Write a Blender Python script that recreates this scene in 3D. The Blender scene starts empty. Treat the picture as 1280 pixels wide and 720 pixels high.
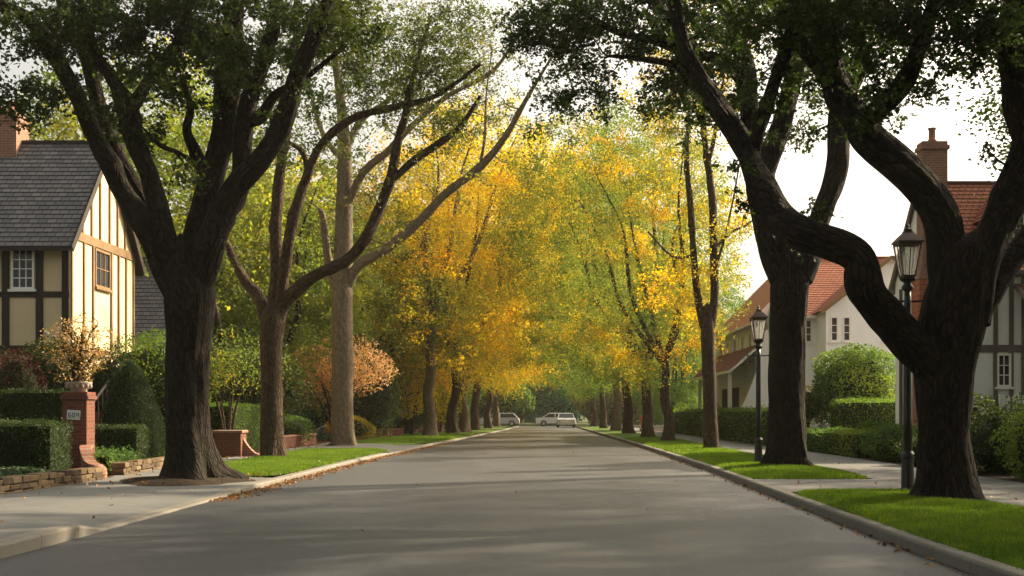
import bpy, math, random
import numpy as np
from mathutils import Vector, noise as mnoise

random.seed(7)
rng = np.random.default_rng(7)
R = math.radians
scene = bpy.context.scene
COL = scene.collection
FPX, CX, HY, CH = 1500.0, 670.0, 517.0, 1.4      # the survey: focal length, vanishing point, eye height

def W(px, py, Y):
    return np.array([(px - CX) * Y / FPX, Y, CH - (py - HY) * Y / FPX])

HAZE = .00028
SUN_AZ, SUN_EL = R(56), R(32)                     # azimuth from +Y towards +X
SUN = np.array([math.sin(SUN_AZ) * math.cos(SUN_EL), math.cos(SUN_AZ) * math.cos(SUN_EL), math.sin(SUN_EL)])

# ------------------------------------------------------------------ tagging / linking
def tag(o, label=None, cat=None, group=None, kind=None):
    if label: o['label'] = label
    if cat: o['category'] = cat
    if group: o['group'] = group
    if kind: o['kind'] = kind
    return o

def empty(name, loc, rz=0.0, label=None, cat=None, group=None):
    o = bpy.data.objects.new(name, None)
    COL.objects.link(o)
    o.location = loc
    o.rotation_euler = (0, 0, rz)
    o.empty_display_size = 0.2
    return tag(o, label, cat, group)

def link(name, me, parent=None, loc=(0, 0, 0)):
    o = bpy.data.objects.new(name, me)
    COL.objects.link(o)
    if parent is not None: o.parent = parent
    o.location = loc
    return o

def copy_tree(o, parent=None):
    c = o.copy()
    COL.objects.link(c)
    if parent is not None: c.parent = parent
    for ch in [x for x in bpy.data.objects if x.parent == o]:
        copy_tree(ch, c)
    return c

# ------------------------------------------------------------------ mesh building
def np_mesh(name, V, F, mats, midx=None, smooth=False, attrs=None, uv=None):
    """V (n,3), F list of index arrays or (m,k) array."""
    me = bpy.data.meshes.new(name)
    V = np.asarray(V, np.float32)
    if isinstance(F, np.ndarray):
        m, k = F.shape
        loops = F.reshape(-1).astype(np.int32)
        starts = (np.arange(m) * k).astype(np.int32)
    else:
        lens = np.array([len(f) for f in F], np.int32)
        loops = np.concatenate([np.asarray(f, np.int32) for f in F])
        starts = np.concatenate([[0], np.cumsum(lens)[:-1]]).astype(np.int32)
        m = len(F)
    me.vertices.add(len(V)); me.vertices.foreach_set('co', V.reshape(-1))
    me.loops.add(len(loops)); me.loops.foreach_set('vertex_index', loops)
    me.polygons.add(m); me.polygons.foreach_set('loop_start', starts)
    if midx is not None: me.polygons.foreach_set('material_index', np.asarray(midx, np.int32))
    me.polygons.foreach_set('use_smooth', np.full(m, smooth, bool))
    if uv is not None:
        l = me.uv_layers.new(name='UVMap')
        l.data.foreach_set('uv', np.asarray(uv, np.float32).reshape(-1))
    me.update(calc_edges=True)
    if attrs:
        for n, (t, d) in attrs.items():
            a = me.attributes.new(n, t, 'POINT')
            a.data.foreach_set('value' if t == 'FLOAT' else 'vector', np.asarray(d, np.float32).reshape(-1))
    for mt in (mats if isinstance(mats, (list, tuple)) else [mats]): me.materials.append(mt)
    return me

class MB:
    def __init__(s): s.v = []; s.f = []; s.m = []; s.uv = []; s.hasuv = False
    def face(s, pts, mi=0, uv=None):
        b = len(s.v); s.v += [tuple(p) for p in pts]; s.f.append(list(range(b, b + len(pts)))); s.m.append(mi)
        if uv is None: uv = [(0, 0)] * len(pts)
        else: s.hasuv = True
        s.uv += uv
    def box(s, x0, x1, y0, y1, z0, z1, mi=0, bev=0.0):
        s.hexa([(x0,y0,z0),(x1,y0,z0),(x1,y1,z0),(x0,y1,z0),(x0,y0,z1),(x1,y0,z1),(x1,y1,z1),(x0,y1,z1)], mi)
    def hexa(s, p, mi=0):
        b = len(s.v); s.v += [tuple(q) for q in p]
        for f in ((3,2,1,0),(4,5,6,7),(0,1,5,4),(1,2,6,5),(2,3,7,6),(3,0,4,7)):
            s.f.append([b + i for i in f]); s.m.append(mi); s.uv += [(0, 0)] * 4
    def beam(s, a, b, w, h, mi=0, up=(0, 0, 1)):
        """box from a to b, w across, h along 'up'"""
        a = Vector(a); b = Vector(b); d = (b - a).normalized(); u = Vector(up)
        sd = d.cross(u)
        if sd.length < 1e-4: u = Vector((0, 1, 0)); sd = d.cross(u)
        sd.normalize(); u = sd.cross(d).normalized()
        sd *= w / 2; u *= h / 2
        s.hexa([a - sd - u, a + sd - u, b + sd - u, b - sd - u, a - sd + u, a + sd + u, b + sd + u, b - sd + u], mi)
    def lathe(s, prof, n=16, c=(0, 0), mi=0, rot=0.0, cap=True):
        b = len(s.v)
        for r, z in prof:
            for i in range(n):
                t = rot + 2 * math.pi * i / n
                s.v.append((c[0] + r * math.cos(t), c[1] + r * math.sin(t), z))
        for j in range(len(prof) - 1):
            for i in range(n):
                k = (i + 1) % n
                s.f.append([b + j*n + i, b + j*n + k, b + (j+1)*n + k, b + (j+1)*n + i]); s.m.append(mi); s.uv += [(0, 0)] * 4
        if cap:
            s.f.append([b + i for i in range(n)][::-1]); s.m.append(mi); s.uv += [(0, 0)] * n
            q = b + (len(prof) - 1) * n
            s.f.append([q + i for i in range(n)]); s.m.append(mi); s.uv += [(0, 0)] * n
    def mesh(s, name, mats, smooth=False):
        return np_mesh(name, np.array(s.v), s.f, mats, s.m, smooth, uv=s.uv if s.hasuv else None)
    def build(s, name, mats, parent=None, smooth=False, loc=(0, 0, 0), bevel=0.0):
        o = link(name, s.mesh(name, mats, smooth), parent, loc)
        if bevel:
            b = o.modifiers.new('bevel', 'BEVEL'); b.width = bevel; b.segments = 2; b.limit_method = 'ANGLE'
        return o

_nd = rng.normal(size=(24, 3)); _nd /= np.linalg.norm(_nd, axis=1)[:, None]
_np = rng.uniform(0, 6.28, 24)
_nf = rng.uniform(0.7, 1.5, 24)
def snoise(P, scale):
    """cheap smooth noise in -1..1"""
    P = np.asarray(P) * scale
    a = np.sin(P @ (_nd * _nf[:, None] * 2).T + _np + 1.3 * np.sin(P @ _nd[::-1].T * 1.7 + _np[::-1]))
    return a.mean(1) * 2.2

# ------------------------------------------------------------------ materials
def mat(name):
    m = bpy.data.materials.new(name); m.use_nodes = True
    nt = m.node_tree; nt.nodes.clear()
    out = nt.nodes.new('ShaderNodeOutputMaterial')
    return m, nt, out
def N(nt, t, **k):
    n = nt.nodes.new(t)
    for a, b in k.items(): setattr(n, a, b)
    return n
def pbsdf(nt, out, rough=0.8, spec=0.3):
    p = N(nt, 'ShaderNodeBsdfPrincipled')
    p.inputs['Roughness'].default_value = rough
    p.inputs['Specular IOR Level'].default_value = spec
    nt.links.new(p.outputs[0], out.inputs['Surface'])
    return p
def ramp(nt, fac, stops):
    r = N(nt, 'ShaderNodeValToRGB')
    el = r.color_ramp.elements
    while len(el) > 1: el.remove(el[-1])
    el[0].position = stops[0][0]; el[0].color = (*stops[0][1], 1)
    for p, c in stops[1:]:
        e = el.new(p); e.color = (*c, 1)
    nt.links.new(fac, r.inputs[0])
    return r.outputs[0]
def noise(nt, vec, scale, detail=4, rough=0.6):
    n = N(nt, 'ShaderNodeTexNoise'); n.inputs['Scale'].default_value = scale
    n.inputs['Detail'].default_value = detail; n.inputs['Roughness'].default_value = rough
    if vec is not None: nt.links.new(vec, n.inputs['Vector'])
    return n.outputs['Fac']
def bump(nt, h, strength, dist, p, prev=None):
    b = N(nt, 'ShaderNodeBump'); b.inputs['Strength'].default_value = strength; b.inputs['Distance'].default_value = dist
    nt.links.new(h, b.inputs['Height'])
    if prev is not None: nt.links.new(prev, b.inputs['Normal'])
    if p is not None: nt.links.new(b.outputs[0], p.inputs['Normal'])
    return b.outputs[0]
def math_(nt, op, a, b=None, c=None):
    n = N(nt, 'ShaderNodeMath', operation=op)
    for i, x in enumerate((a, b, c)):
        if x is None: continue
        if isinstance(x, (int, float)): n.inputs[i].default_value = x
        else: nt.links.new(x, n.inputs[i])
    return n.outputs[0]
def geopos(nt): return N(nt, 'ShaderNodeNewGeometry').outputs['Position']
def objco(nt): return N(nt, 'ShaderNodeTexCoord').outputs['Object']
def mixc(nt, f, a, b, mode='MIX'):
    n = N(nt, 'ShaderNodeMix', data_type='RGBA', blend_type=mode)
    for i, x in ((0, f), (6, a), (7, b)):
        if isinstance(x, (int, float)): n.inputs[i].default_value = x
        elif isinstance(x, tuple): n.inputs[i].default_value = (*x, 1)
        else: nt.links.new(x, n.inputs[i])
    return n.outputs[2]

def leaf_mat(name, stops, scale=0.35, trans=0.45, bias=0.0, spread=0.24, tv=1.6):
    m, nt, out = mat(name)
    n = noise(nt, geopos(nt), scale, 3, 0.6)
    a = N(nt, 'ShaderNodeAttribute', attribute_name='lv')
    f = math_(nt, 'ADD', math_(nt, 'MULTIPLY_ADD', n, 2.0, -0.5 + bias), math_(nt, 'MULTIPLY_ADD', a.outputs['Fac'], spread, -spread / 2))
    c = ramp(nt, f, stops)
    v2 = math_(nt, 'FRACT', math_(nt, 'MULTIPLY', a.outputs['Fac'], 17.3))
    hsv = N(nt, 'ShaderNodeHueSaturation'); nt.links.new(c, hsv.inputs['Color'])
    nt.links.new(math_(nt, 'MULTIPLY_ADD', v2, 0.5, 0.75), hsv.inputs['Value'])
    p = N(nt, 'ShaderNodeBsdfPrincipled'); p.inputs['Roughness'].default_value = 0.55
    p.inputs['Specular IOR Level'].default_value = 0.25
    nt.links.new(hsv.outputs[0], p.inputs['Base Color'])
    t = N(nt, 'ShaderNodeBsdfTranslucent')
    h2 = N(nt, 'ShaderNodeHueSaturation'); nt.links.new(hsv.outputs[0], h2.inputs['Color'])
    h2.inputs['Value'].default_value = tv; h2.inputs['Saturation'].default_value = 1.08
    nt.links.new(h2.outputs[0], t.inputs['Color'])
    mx = N(nt, 'ShaderNodeMixShader'); mx.inputs[0].default_value = trans
    nt.links.new(p.outputs[0], mx.inputs[1]); nt.links.new(t.outputs[0], mx.inputs[2])
    nt.links.new(mx.outputs[0], out.inputs['Surface'])
    return m

L = {}
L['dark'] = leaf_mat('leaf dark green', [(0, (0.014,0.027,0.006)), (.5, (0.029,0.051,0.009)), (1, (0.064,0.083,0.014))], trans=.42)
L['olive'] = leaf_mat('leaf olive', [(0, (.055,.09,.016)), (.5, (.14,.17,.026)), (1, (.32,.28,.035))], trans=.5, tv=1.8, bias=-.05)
L['green'] = leaf_mat('leaf mid green', [(0, (.04,.085,.018)), (.5, (.09,.15,.027)), (1, (.22,.25,.035))], trans=.5, tv=1.7)
L['gold'] = leaf_mat('leaf gold', [(0, (.09,.14,.022)), (.35, (.22,.22,.03)), (.7, (.48,.34,.035)), (1, (.60,.31,.03))], trans=.55, tv=1.9, bias=.06)
L['amber'] = leaf_mat('leaf amber', [(0, (.08,.12,.022)), (.4, (.24,.21,.028)), (.75, (.54,.34,.035)), (1, (.58,.22,.025))], trans=.55, tv=1.8)
L['rust'] = leaf_mat('leaf olive and orange', [(0, (.06,.10,.02)), (.45, (.14,.17,.028)), (.75, (.46,.29,.03)), (1, (.54,.19,.025))], trans=.55, tv=1.7, bias=-.02)
L['olivedark'] = leaf_mat('leaf dark olive', [(0, (.032,.050,.011)), (.5, (.075,.095,.018)), (1, (.20,.17,.022))], trans=.45, tv=1.6)  # olive leaves of a darker colour than the plain olive
L['teal'] = leaf_mat('leaf blue green', [(0, (0.058,0.174,0.094)), (.6, (0.102,0.275,0.138)), (1, (0.232,0.406,0.145))], trans=.5, tv=1.7)
L['coral'] = leaf_mat('leaf coral', [(0, (.58,.32,.13)), (.5, (.80,.50,.24)), (1, (.88,.66,.42))], trans=.55, tv=1.4, scale=2)
L['box'] = leaf_mat('leaf clipped box', [(0, (0.013,0.026,0.005)), (.5, (0.026,0.048,0.009)), (1, (0.053,0.079,0.013))], trans=.3, scale=1.5)
L['lime'] = leaf_mat('leaf bright hedge', [(0, (0.043,0.086,0.011)), (.5, (0.086,0.151,0.016)), (1, (0.158,0.202,0.022))], trans=.45, scale=1.2)
L['ivy'] = leaf_mat('leaf ivy', [(0, (0.021,0.042,0.014)), (.5, (0.035,0.063,0.025)), (1, (0.063,0.098,0.042))], trans=.25, scale=2)
L['red'] = leaf_mat('leaf dark red', [(0, (0.035,0.008,0.007)), (.5, (0.070,0.014,0.013)), (1, (0.112,0.035,0.021))], trans=.3, scale=2)
L['blossom'] = leaf_mat('leaf planter shrub', [(0, (0.080,0.080,0.024)), (.45, (0.240,0.160,0.032)), (.7, (0.440,0.240,0.096)), (1, (0.600,0.544,0.416))], trans=.5, scale=3, spread=.9)
L['litter'] = leaf_mat('leaf litter', [(0, (.10,.045,.02)), (.5, (.26,.12,.04)), (1, (.42,.24,.07))], trans=.15, scale=2, spread=.9)
L['grass'] = leaf_mat('grass blade', [(0, (0.066,0.119,0.014)), (.5, (0.101,0.167,0.018)), (1, (0.150,0.211,0.026))], trans=.4, scale=1.1, spread=.7)

def bark_mat(name, c0, c1, moss=None, scale=9, bs=0.9):
    m, nt, out = mat(name)
    p = pbsdf(nt, out, 0.9, 0.15)
    a = N(nt, 'ShaderNodeAttribute', attribute_name='bk')
    mp = N(nt, 'ShaderNodeMapping'); mp.inputs['Scale'].default_value = (1, 1, .30)
    nt.links.new(a.outputs['Vector'], mp.inputs['Vector'])
    n1 = noise(nt, mp.outputs[0], scale * 1.5, 8, .7)
    v = N(nt, 'ShaderNodeTexVoronoi', feature='DISTANCE_TO_EDGE'); v.inputs['Scale'].default_value = scale * 1.6
    w = N(nt, 'ShaderNodeVectorMath', operation='ADD')
    n3 = N(nt, 'ShaderNodeTexNoise'); n3.inputs['Scale'].default_value = scale * .8
    nt.links.new(mp.outputs[0], n3.inputs['Vector'])
    sc = N(nt, 'ShaderNodeVectorMath', operation='SCALE'); sc.inputs['Scale'].default_value = .2
    nt.links.new(n3.outputs['Color'], sc.inputs[0]); nt.links.new(mp.outputs[0], w.inputs[0]); nt.links.new(sc.outputs[0], w.inputs[1])
    nt.links.new(w.outputs[0], v.inputs['Vector'])
    edge = math_(nt, 'MINIMUM', math_(nt, 'MULTIPLY', v.outputs['Distance'], 4.0), 1.0)
    h = math_(nt, 'ADD', math_(nt, 'MULTIPLY', edge, .6), n1)
    c = ramp(nt, math_(nt, 'MULTIPLY', h, .75), [(.25, c0), (.8, c1)])
    n2 = noise(nt, geopos(nt), 1.3, 4)
    c = mixc(nt, ramp(nt, n2, [(.5, (0,0,0)), (.7, (.5,.5,.5))]), c, moss or tuple(x * .6 for x in c1))
    nt.links.new(c, p.inputs['Base Color'])
    bump(nt, h, bs, 0.05, p)
    return m
BARK = {
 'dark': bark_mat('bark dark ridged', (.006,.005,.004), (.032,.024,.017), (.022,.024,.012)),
 'brown': bark_mat('bark brown', (.018,.012,.008), (.095,.062,.036), (.055,.05,.025)),
 'grey': bark_mat('bark grey smooth', (.075,.056,.036), (.17,.132,.085), (.11,.11,.055), scale=7, bs=.4),
}

def simple(name, col, rough=.8, spec=.3, var=.15, scale=6, bumpd=0.0, metal=0.0, col2=None):
    m, nt, out = mat(name); p = pbsdf(nt, out, rough, spec)
    p.inputs['Metallic'].default_value = metal
    pos = geopos(nt)
    n = noise(nt, pos, scale, 5)
    n2 = noise(nt, pos, scale * .12, 3)
    f = math_(nt, 'MULTIPLY_ADD', n2, .6, math_(nt, 'MULTIPLY', n, .4))
    lo = tuple(x * (1 - var) for x in col); hi = col2 or tuple(min(1, x * (1 + var)) for x in col)
    nt.links.new(ramp(nt, f, [(.3, lo), (.7, hi)]), p.inputs['Base Color'])
    if bumpd: bump(nt, n, .6, bumpd, p)
    return m

def brick_mat(name, c1, c2, mortar, bw=.22, bh=.075, uv=False, msize=.01, rough=.9):
    m, nt, out = mat(name); p = pbsdf(nt, out, rough, .2)
    if uv:
        vec = N(nt, 'ShaderNodeTexCoord').outputs['UV']
    else:
        sp = N(nt, 'ShaderNodeSeparateXYZ'); nt.links.new(geopos(nt), sp.inputs[0])
        cb = N(nt, 'ShaderNodeCombineXYZ')
        nt.links.new(math_(nt, 'ADD', sp.outputs[0], sp.outputs[1]), cb.inputs[0]); nt.links.new(sp.outputs[2], cb.inputs[1])
        vec = cb.outputs[0]
    b = N(nt, 'ShaderNodeTexBrick'); nt.links.new(vec, b.inputs['Vector'])
    b.inputs['Color1'].default_value = (*c1, 1); b.inputs['Color2'].default_value = (*c2, 1); b.inputs['Mortar'].default_value = (*mortar, 1)
    b.inputs['Scale'].default_value = 1; b.inputs['Brick Width'].default_value = bw; b.inputs['Row Height'].default_value = bh
    b.inputs['Mortar Size'].default_value = msize; b.inputs['Mortar Smooth'].default_value = .3
    n = noise(nt, geopos(nt), 1.1, 5); n2 = noise(nt, geopos(nt), 22, 3)
    f = math_(nt, 'MULTIPLY_ADD', n, .7, math_(nt, 'MULTIPLY_ADD', n2, .5, .4))
    c = mixc(nt, 1.0, b.outputs['Color'], ramp(nt, f, [(.5, (.55,.55,.55)), (1.15, (1.0,1.0,1.0))]), 'MULTIPLY')
    nt.links.new(c, p.inputs['Base Color'])
    h = math_(nt, 'MULTIPLY_ADD', n2, .3, math_(nt, 'SUBTRACT', 1.0, b.outputs['Fac']))
    bump(nt, h, .7, .012, p)
    return m

def asphalt():
    m, nt, out = mat('asphalt'); p = pbsdf(nt, out, .62, .5)
    pos = geopos(nt)
    fine = noise(nt, pos, 140, 2, .7); med = noise(nt, pos, 9, 5)
    mp = N(nt, 'ShaderNodeMapping'); mp.inputs['Scale'].default_value = (.16, .05, 1); nt.links.new(pos, mp.inputs['Vector'])
    big = noise(nt, mp.outputs[0], 2.2, 4)
    f = math_(nt, 'MULTIPLY_ADD', big, .45, math_(nt, 'MULTIPLY_ADD', med, .3, math_(nt, 'MULTIPLY', fine, .36)))
    c = ramp(nt, f, [(.34, (.018,.020,.024)), (.5, (.037,.040,.046)), (.68, (.072,.075,.080))])
    # tyre-polished lanes: real wear that runs with the road
    # fine cracks
    v = N(nt, 'ShaderNodeTexVoronoi', feature='DISTANCE_TO_EDGE'); v.inputs['Scale'].default_value = .35
    n3 = N(nt, 'ShaderNodeTexNoise'); n3.inputs['Scale'].default_value = 1.5; n3.inputs['Detail'].default_value = 6; nt.links.new(pos, n3.inputs['Vector'])
    ad = N(nt, 'ShaderNodeVectorMath', operation='ADD'); nt.links.new(pos, ad.inputs[0]); nt.links.new(n3.outputs['Color'], ad.inputs[1])
    nt.links.new(ad.outputs[0], v.inputs['Vector'])
    cr = ramp(nt, v.outputs['Distance'], [(0, (1,1,1)), (.006, (0,0,0))])
    crm = math_(nt, 'MULTIPLY', cr, math_(nt, 'GREATER_THAN', noise(nt, pos, .3, 2), .53))
    c = mixc(nt, math_(nt, 'MULTIPLY', crm, .45), c, (.03,.028,.026))
    # pale specks of aggregate
    vs = N(nt, 'ShaderNodeTexVoronoi'); vs.inputs['Scale'].default_value = 60; nt.links.new(pos, vs.inputs['Vector'])
    c = mixc(nt, math_(nt, 'MULTIPLY', ramp(nt, vs.outputs['Distance'], [(.1, (1,1,1)), (.25, (0,0,0))]), .3), c, (.22,.21,.19))
    nt.links.new(c, p.inputs['Base Color'])
    nt.links.new(math_(nt, 'MULTIPLY_ADD', big, .25, .34), p.inputs['Roughness'])
    b1 = bump(nt, fine, .8, .01, None)
    bump(nt, math_(nt, 'SUBTRACT', med, crm), .3, .012, p, b1)
    return m

def concrete(name, col, joint=1.5, rough=.85, along='Y'):
    m, nt, out = mat(name); p = pbsdf(nt, out, rough, .3)
    pos = geopos(nt)
    n = noise(nt, pos, 3, 6); nf = noise(nt, pos, 90, 3); nb = noise(nt, pos, .5, 4)
    f = math_(nt, 'MULTIPLY_ADD', nb, .5, math_(nt, 'MULTIPLY_ADD', n, .3, math_(nt, 'MULTIPLY', nf, .2)))
    c = ramp(nt, f, [(.32, tuple(x * .68 for x in col)), (.68, tuple(x * 1.15 for x in col))])
    sp = N(nt, 'ShaderNodeSeparateXYZ'); nt.links.new(pos, sp.inputs[0])
    fr = math_(nt, 'FRACT', math_(nt, 'DIVIDE', sp.outputs[along], joint))
    d = math_(nt, 'LESS_THAN', math_(nt, 'ABSOLUTE', math_(nt, 'SUBTRACT', fr, .5)), .008)
    c = mixc(nt, math_(nt, 'MULTIPLY', d, .7), c, tuple(x * .3 for x in col))
    nt.links.new(c, p.inputs['Base Color'])
    bump(nt, math_(nt, 'SUBTRACT', math_(nt, 'MULTIPLY', nf, .3), d), .6, .008, p)
    return m

M = dict(
 asphalt=asphalt(), walk=concrete('sidewalk concrete', (.135,.137,.13)), curb=concrete('curb concrete', (.20,.185,.155), joint=1.0),
 curbdark=concrete('curb weathered', (.17,.16,.135), joint=1.0),
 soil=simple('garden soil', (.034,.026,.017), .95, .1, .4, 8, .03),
 earth=simple('ground cover earth', (.05,.065,.022), .95, .1, .45, 3, .04),
 lawn=simple('lawn turf', (.07,.12,.018), .95, .1, .25, 14, .02),
 plaster=simple('cream plaster', (.63,.52,.33), .85, .25, .10, 4, .003),
 white=simple('white render', (.84,.85,.84), .85, .25, .06, 3, .004),
 timber=simple('dark timber', (.030,.022,.017), .75, .3, .3, 12, .004),
 timberw=simple('warm brown timber', (.20,.12,.055), .75, .3, .3, 12, .004),
 timberg=simple('grey timber', (.13,.11,.095), .75, .3, .25, 12, .004),
 paint=simple('white paint', (.78,.77,.73), .5, .4, .05, 8),
 brick=brick_mat('red brick', (.20,.062,.036), (.145,.044,.028), (.14,.11,.085)),
 brickl=brick_mat('pale brick', (.33,.15,.09), (.26,.11,.07), (.30,.25,.20)),
 slate=brick_mat('slate shingles', (.105,.105,.115), (.165,.160,.160), (.035,.035,.038), .26, .20, True, .012),
 tile=brick_mat('red roof tiles', (.33,.125,.07), (.24,.085,.05), (.07,.03,.02), .20, .22, True, .016),
 tileo=brick_mat('orange roof tiles', (.66,.27,.10), (.54,.20,.075), (.22,.09,.04), .20, .20, True, .014),
 tilehung=brick_mat('hung wall tiles', (.46,.17,.09), (.37,.12,.07), (.14,.06,.04), .22, .16, False, .01),
 stone=brick_mat('edging stone', (.30,.22,.13), (.20,.14,.085), (.07,.05,.035), .34, .14, False, .02),
 ornament=simple('carved stone', (.34,.29,.23), .9, .2, .25, 12, .01),
 iron=simple('black painted iron', (.013,.014,.015), .38, .5, .2, 10),
 ironrust=simple('weathered copper brown', (.09,.05,.035), .5, .5, .3, 10),
 tyre=simple('tyre rubber', (.02,.02,.02), .8, .2), metal=simple('silver metal', (.55,.55,.56), .3, .6, .05, 5, 0, .9),
 orange=simple('orange plastic', (.70,.12,.03), .5, .4, .08), plaque=simple('enamel plaque', (.62,.70,.68), .4, .5, .08),
 ink=simple('plaque figures', (.03,.05,.06), .5, .4),
 carwhite=simple('white car paint', (.78,.79,.80), .25, .6, .03), carsilver=simple('silver car paint', (.50,.50,.50), .3, .6, .04),
 cardark=simple('dark car paint', (.06,.06,.07), .25, .6, .04), redlamp=simple('red lens', (.4,.02,.02), .3, .5),
)
def glass_mat(name, col, rough=.06, tr=0.0):
    m, nt, out = mat(name); p = pbsdf(nt, out, rough, .8)
    p.inputs['Base Color'].default_value = (*col, 1); p.inputs['Transmission Weight'].default_value = tr
    p.inputs['IOR'].default_value = 1.3
    return m
M['glass'] = glass_mat('window glass', (.035,.04,.05))
def lampglass():
    m, nt, out = mat('lantern glass')
    p = N(nt, 'ShaderNodeBsdfPrincipled'); p.inputs['Base Color'].default_value = (.42,.44,.42,1); p.inputs['Roughness'].default_value = .3
    t = N(nt, 'ShaderNodeBsdfTransparent'); t.inputs[0].default_value = (.95,.96,.94,1)
    tl = N(nt, 'ShaderNodeBsdfTranslucent'); tl.inputs[0].default_value = (.6,.62,.58,1)
    m1 = N(nt, 'ShaderNodeMixShader'); m1.inputs[0].default_value = .5
    nt.links.new(p.outputs[0], m1.inputs[1]); nt.links.new(tl.outputs[0], m1.inputs[2])
    m2 = N(nt, 'ShaderNodeMixShader'); m2.inputs[0].default_value = .3
    nt.links.new(t.outputs[0], m2.inputs[1]); nt.links.new(m1.outputs[0], m2.inputs[2])
    nt.links.new(m2.outputs[0], out.inputs['Surface'])
    return m
M['lampglass'] = lampglass()

# ------------------------------------------------------------------ tubes and leaves
def catmull(P, n):
    P = np.asarray(P, float)
    if len(P) == 2: P = np.array([P[0], (P[0] + P[1]) / 2, P[1]])
    Q = np.vstack([2 * P[0] - P[1], P, 2 * P[-1] - P[-2]])
    out = []
    for i in range(1, len(Q) - 2):
        p0, p1, p2, p3 = Q[i-1], Q[i], Q[i+1], Q[i+2]
        t = np.linspace(0, 1, n, endpoint=False)[:, None]
        out.append(.5 * ((2*p1) + (-p0+p2)*t + (2*p0-5*p1+4*p2-p3)*t**2 + (-p0+3*p1-3*p2+p3)*t**3))
    out.append(Q[-2][None])
    return np.vstack(out)

class TB:
    """collects tubes into one mesh with a 'bk' bark coordinate"""
    def __init__(s): s.V = []; s.F = []; s.B = []; s.n = 0
    def tube(s, P, rad, sides=8, rough=0.0, ridges=0.0, flare=0.0, seed=0, fa=1.0):
        P = np.asarray(P, float); rad = np.asarray(rad, float)
        T = np.gradient(P, axis=0); T /= np.linalg.norm(T, axis=1)[:, None] + 1e-9
        u = np.cross(T[0], [0.3, 1, .1]); u /= np.linalg.norm(u)
        U = []
        for t in T:
            u = u - t * (u @ t); u /= np.linalg.norm(u) + 1e-9; U.append(u)
        U = np.array(U); Vv = np.cross(T, U)
        ln = np.concatenate([[0], np.cumsum(np.linalg.norm(np.diff(P, axis=0), axis=1))])
        th = np.linspace(0, 2 * math.pi, sides, endpoint=False)
        c, sn = np.cos(th), np.sin(th)
        dirs = U[:, None] * c[None, :, None] + Vv[:, None] * sn[None, :, None]
        rr = np.repeat(rad[:, None], sides, 1)
        rm = rad.mean()
        bk = np.stack([np.broadcast_to(c * rm, rr.shape), np.broadcast_to(sn * rm, rr.shape), np.repeat(ln[:, None], sides, 1)], 2) + seed * 3.1
        if flare:
            k = np.exp(-ln / flare)[:, None]
            rr = rr * (1 + k * fa * (.30 * np.cos(3 * th + seed) + .18 * np.cos(5 * th + 2 * seed) + .12 * np.cos(8 * th + seed))[None])
        if rough:
            q = (P[:, None] + dirs * rr[..., None]).reshape(-1, 3)
            rr = rr * (1 + rough * snoise(q, .7 / max(rm * 2, .12)).reshape(rr.shape) + rough * .3 * snoise(q + 9, 1.7 / max(rm * 2, .12)).reshape(rr.shape))
        if rough >= .1 and rm > .09:      # knots and old pruning scars
            gk = np.random.default_rng(seed + 77)
            for _ in range(int(ln[-1] / 1.1)):
                l0, t0, am, wd = gk.uniform(0, ln[-1]), gk.uniform(0, 6.28), gk.uniform(.18, .5), gk.uniform(.7, 1.3)
                dt = np.abs((th - t0 + math.pi) % (2 * math.pi) - math.pi)
                rr = rr * (1 + am * np.exp(-((ln - l0) / (rm * wd)) ** 2)[:, None] * np.exp(-(dt / .6) ** 2)[None])
        if ridges:
            q = bk.reshape(-1, 3) * [1, 1, .16]
            rr = rr + ridges * (np.abs(snoise(q, 11)).reshape(rr.shape) - .5) * 1.2
        X = P[:, None] + dirs * rr[..., None]
        m = len(P)
        i = np.arange(m - 1)[:, None] * sides + np.arange(sides)[None]
        j = np.arange(m - 1)[:, None] * sides + (np.arange(sides)[None] + 1) % sides
        F = np.stack([i, j, j + sides, i + sides], 2).reshape(-1, 4) + s.n
        s.V.append(X.reshape(-1, 3)); s.B.append(bk.reshape(-1, 3)); s.F.append(F); s.n += m * sides
        # blunt tip
        s.V.append(P[-1:] + T[-1:] * rad[-1]); s.B.append(bk[-1, :1]); tip = s.n; s.n += 1
        b = tip - sides
        s.F.append(np.array([[b + a, b + (a + 1) % sides, tip, tip] for a in range(sides)]))
    def mesh(s, name, m):
        F = np.vstack(s.F)
        q = F[:, 2] != F[:, 3]
        faces = list(F[q]) + list(F[~q][:, :3])
        return np_mesh(name, np.vstack(s.V), faces, m, None, True, {'bk': ('FLOAT_VECTOR', np.vstack(s.B))})

SUNSPOTS = []      # (point, radius, strength) where light reaches the ground between the crowns
def thin(C, strength=1.0):
    keep = np.ones(len(C), bool)
    for p, r, s in SUNSPOTS:
        d = C - np.asarray(p, float)
        t = d @ SUN
        dist = np.linalg.norm(d - t[:, None] * SUN, axis=1)
        pr = np.clip(1.4 - dist / r, 0, 1) * s * strength
        keep &= ~((t > 0) & (rng.random(len(C)) < pr))
    return keep

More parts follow.
